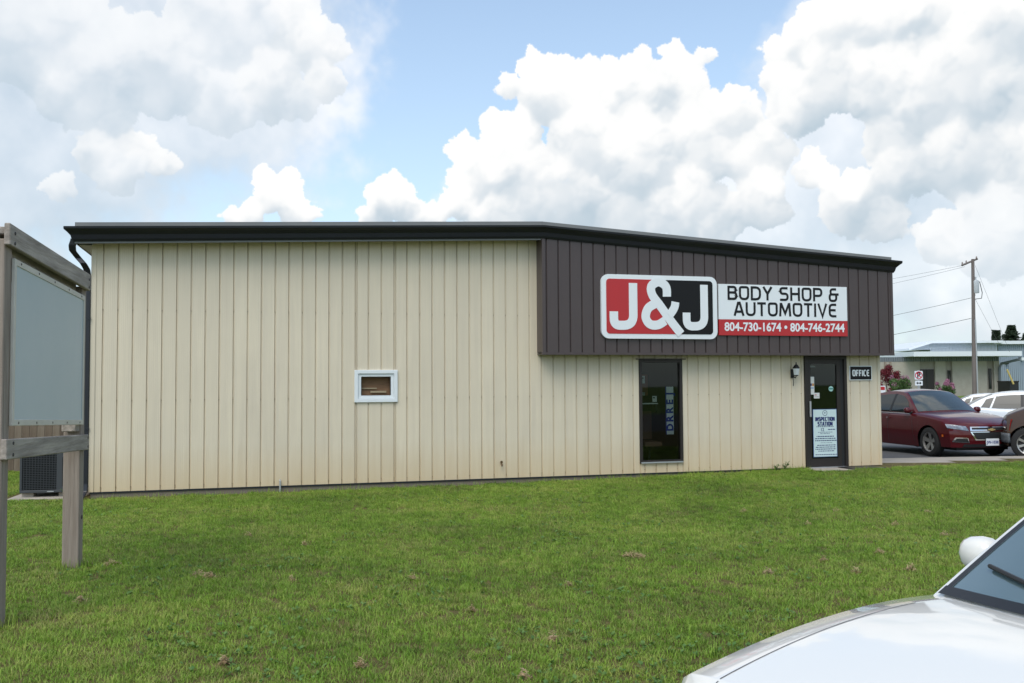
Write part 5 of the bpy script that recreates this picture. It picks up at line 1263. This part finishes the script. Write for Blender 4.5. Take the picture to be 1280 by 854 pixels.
GR = link('grass', gm, M_GRASS); tag(GR, 'short mown grass blades covering the front lawn', 'grass', kind='stuff')
ng = bpy.data.node_groups.new('scatter_grass', 'GeometryNodeTree')
ng.interface.new_socket('Geometry', in_out='INPUT', socket_type='NodeSocketGeometry'); ng.interface.new_socket('Geometry', in_out='OUTPUT', socket_type='NodeSocketGeometry')
gi = ng.nodes.new('NodeGroupInput'); go = ng.nodes.new('NodeGroupOutput'); jn = ng.nodes.new('GeometryNodeJoinGeometry')
for k, (dens, seed) in enumerate(((310, 1), (250, 2), (45, 3))):
    dp = ng.nodes.new('GeometryNodeDistributePointsOnFaces'); dp.inputs['Density'].default_value = dens; dp.inputs['Seed'].default_value = seed; L(ng, gi.outputs[0], dp.inputs[0])
    if k < 2:       # thin turf in places, so the thatch shows
        ps = ng.nodes.new('GeometryNodeInputPosition'); nz_ = ng.nodes.new('ShaderNodeTexNoise'); nz_.inputs['Scale'].default_value = 2.6; nz_.inputs['Detail'].default_value = 4; L(ng, ps.outputs[0], nz_.inputs['Vector'])
        mm = ng.nodes.new('ShaderNodeMapRange'); mm.inputs[1].default_value = .36; mm.inputs[2].default_value = .58; mm.inputs[3].default_value = dens * .28; mm.inputs[4].default_value = dens * 1.15; L(ng, nz_.outputs[0], mm.inputs[0]); L(ng, mm.outputs[0], dp.inputs['Density'])
    if k == 2:      # taller tufts stand in patches
        ps = ng.nodes.new('GeometryNodeInputPosition'); nz_ = ng.nodes.new('ShaderNodeTexNoise'); nz_.inputs['Scale'].default_value = .9; L(ng, ps.outputs[0], nz_.inputs['Vector'])
        mm = ng.nodes.new('ShaderNodeMapRange'); mm.inputs[1].default_value = .48; mm.inputs[2].default_value = .68; mm.inputs[3].default_value = 6; mm.inputs[4].default_value = 160; L(ng, nz_.outputs[0], mm.inputs[0]); L(ng, mm.outputs[0], dp.inputs['Density'])
    oi = ng.nodes.new('GeometryNodeObjectInfo'); oi.inputs[0].default_value = src[k]
    ip = ng.nodes.new('GeometryNodeInstanceOnPoints'); L(ng, dp.outputs['Points'], ip.inputs['Points']); L(ng, oi.outputs['Geometry'], ip.inputs['Instance'])
    rv = ng.nodes.new('FunctionNodeRandomValue'); rv.data_type = 'FLOAT_VECTOR'; rv.inputs[0].default_value = (-.15, -.15, 0); rv.inputs[1].default_value = (.15, .15, 6.28); L(ng, rv.outputs[0], ip.inputs['Rotation'])
    sv = ng.nodes.new('FunctionNodeRandomValue'); sv.data_type = 'FLOAT'; sv.inputs[2].default_value = .65; sv.inputs[3].default_value = 1.35; L(ng, sv.outputs[1], ip.inputs['Scale'])
    L(ng, ip.outputs[0], jn.inputs[0])
L(ng, jn.outputs[0], go.inputs[0])
md = GR.modifiers.new('scatter', 'NODES'); md.node_group = ng

M_DRY = leaf_mat('dry_clippings', (.46, .32, .17), (.56, .42, .25))
rnd = random.Random(5); g = G()
spots = [(248,718,14),(262,720,12),(515,722,9),(790,694,16),(800,696,10),(690,798,8),(1138,710,9),(1070,714,8),(140,704,14),(105,703,12),(310,670,6),(365,724,6),(100,752,10),(450,832,9),(280,827,8),(1045,640,7),(930,640,6),(1010,655,7),(1120,655,7),(1160,640,7),(1100,690,8),(1180,668,7),(710,730,6),(655,845,7),(1030,700,6),(960,715,7),(380,680,5),(590,760,6)]
for (x, y, wpx) in spots:
    c = on_z(x, y, .02); rad = wpx / FPX * c.y * .8
    for _ in range(int(28 + wpx * 5)):
        a = rnd.uniform(0, 6.28); r_ = rad * math.sqrt(rnd.random()); q_ = Vector((c.x + math.cos(a) * r_, c.y + math.sin(a) * r_ * .8, 0)); q_.z = lawn_z(q_.x, q_.y) + rnd.uniform(.025, .065) * (1.15 - r_ / rad)
        th = rnd.uniform(0, 6.28); d = Vector((math.cos(th), math.sin(th), rnd.uniform(-.3, .5))) * rnd.uniform(.012, .028); s_ = Vector((-d.y, d.x, 0)).normalized() * .003
        g.add([q_ - d - s_, q_ - d + s_, q_ + d + s_, q_ + d - s_], [(0, 1, 2, 3)])
o = link('dry_clippings', g.mesh(recalc=False), M_DRY); tag(o, 'scattered tan heaps of dry grass clippings on the lawn', 'clippings', kind='stuff')

rnd = random.Random(9); g = G()
def blade(x, y, h):
    z = lawn_z(x, y); th = rnd.uniform(0, 6.28); d = Vector((math.cos(th), math.sin(th), 0)); s_ = Vector((-d.y, d.x, 0)) * .0025; b = Vector((x, y, z - .005)); ln = h * rnd.uniform(.1, .7)
    p1 = b + Vector((0, 0, h * .55)) + d * ln * .3; p2 = b + Vector((0, 0, h)) + d * ln; g.add([b - s_, b + s_, p1 + s_ * .8, p1 - s_ * .8, p2], [(0, 1, 2, 3), (3, 2, 4)])
s_ = -6.4
while s_ < 5.4:
    k = .5 + mnoise.noise((s_ * 1.7, 4, 0))
    for _ in range(int(16 * max(0, k) + 3)):
        p_ = to_world(s_ + rnd.uniform(0, .1), -rnd.uniform(.02, .16)); blade(p_.x, p_.y, rnd.uniform(.03, .06 + .07 * max(0, k)))
    s_ += .1
for c in (NB, FB_):
    for _ in range(150):
        a = rnd.uniform(0, 6.28); r_ = rnd.uniform(.07, .17); blade(c.x + math.cos(a) * r_, c.y + math.sin(a) * r_, rnd.uniform(.05, .13))
o = link('edge_grass', g.mesh(recalc=False), M_GRASS); tag(o, 'longer untrimmed grass along the wall foot and sign posts', 'grass', kind='stuff')
# broad-leaved weeds and clover in the turf
g = G(); M_CLOV = leaf_mat('clover_leaf', (.075, .17, .03), (.15, .26, .06))
for _ in range(5200):
    y = ROAD_EDGE + .2 + 12.5 * rnd.random() ** 1.3; x = rnd.uniform(-.6, .6) * (y + 1.5)
    if mnoise.noise((x * .8, y * .8, 12)) < .08 or not grass_keep(x, y): continue
    z = lawn_z(x, y)
    for q_ in range(4):
        th = rnd.uniform(0, 6.28); d = Vector((math.cos(th), math.sin(th), rnd.uniform(.2, .9))).normalized(); l_ = rnd.uniform(.018, .04); sd_ = Vector((-d.y, d.x, 0)).normalized() * l_ * .36; b = Vector((x, y, z + rnd.uniform(.005, .025)))
        g.add([b, b + d * l_ * .55 + sd_, b + d * l_, b + d * l_ * .55 - sd_], [(0, 1, 2, 3)])
o = link('lawn_weeds', g.mesh(recalc=False), M_CLOV); tag(o, 'low broad leaved weeds and clover mixed into the lawn', 'weeds', kind='stuff')
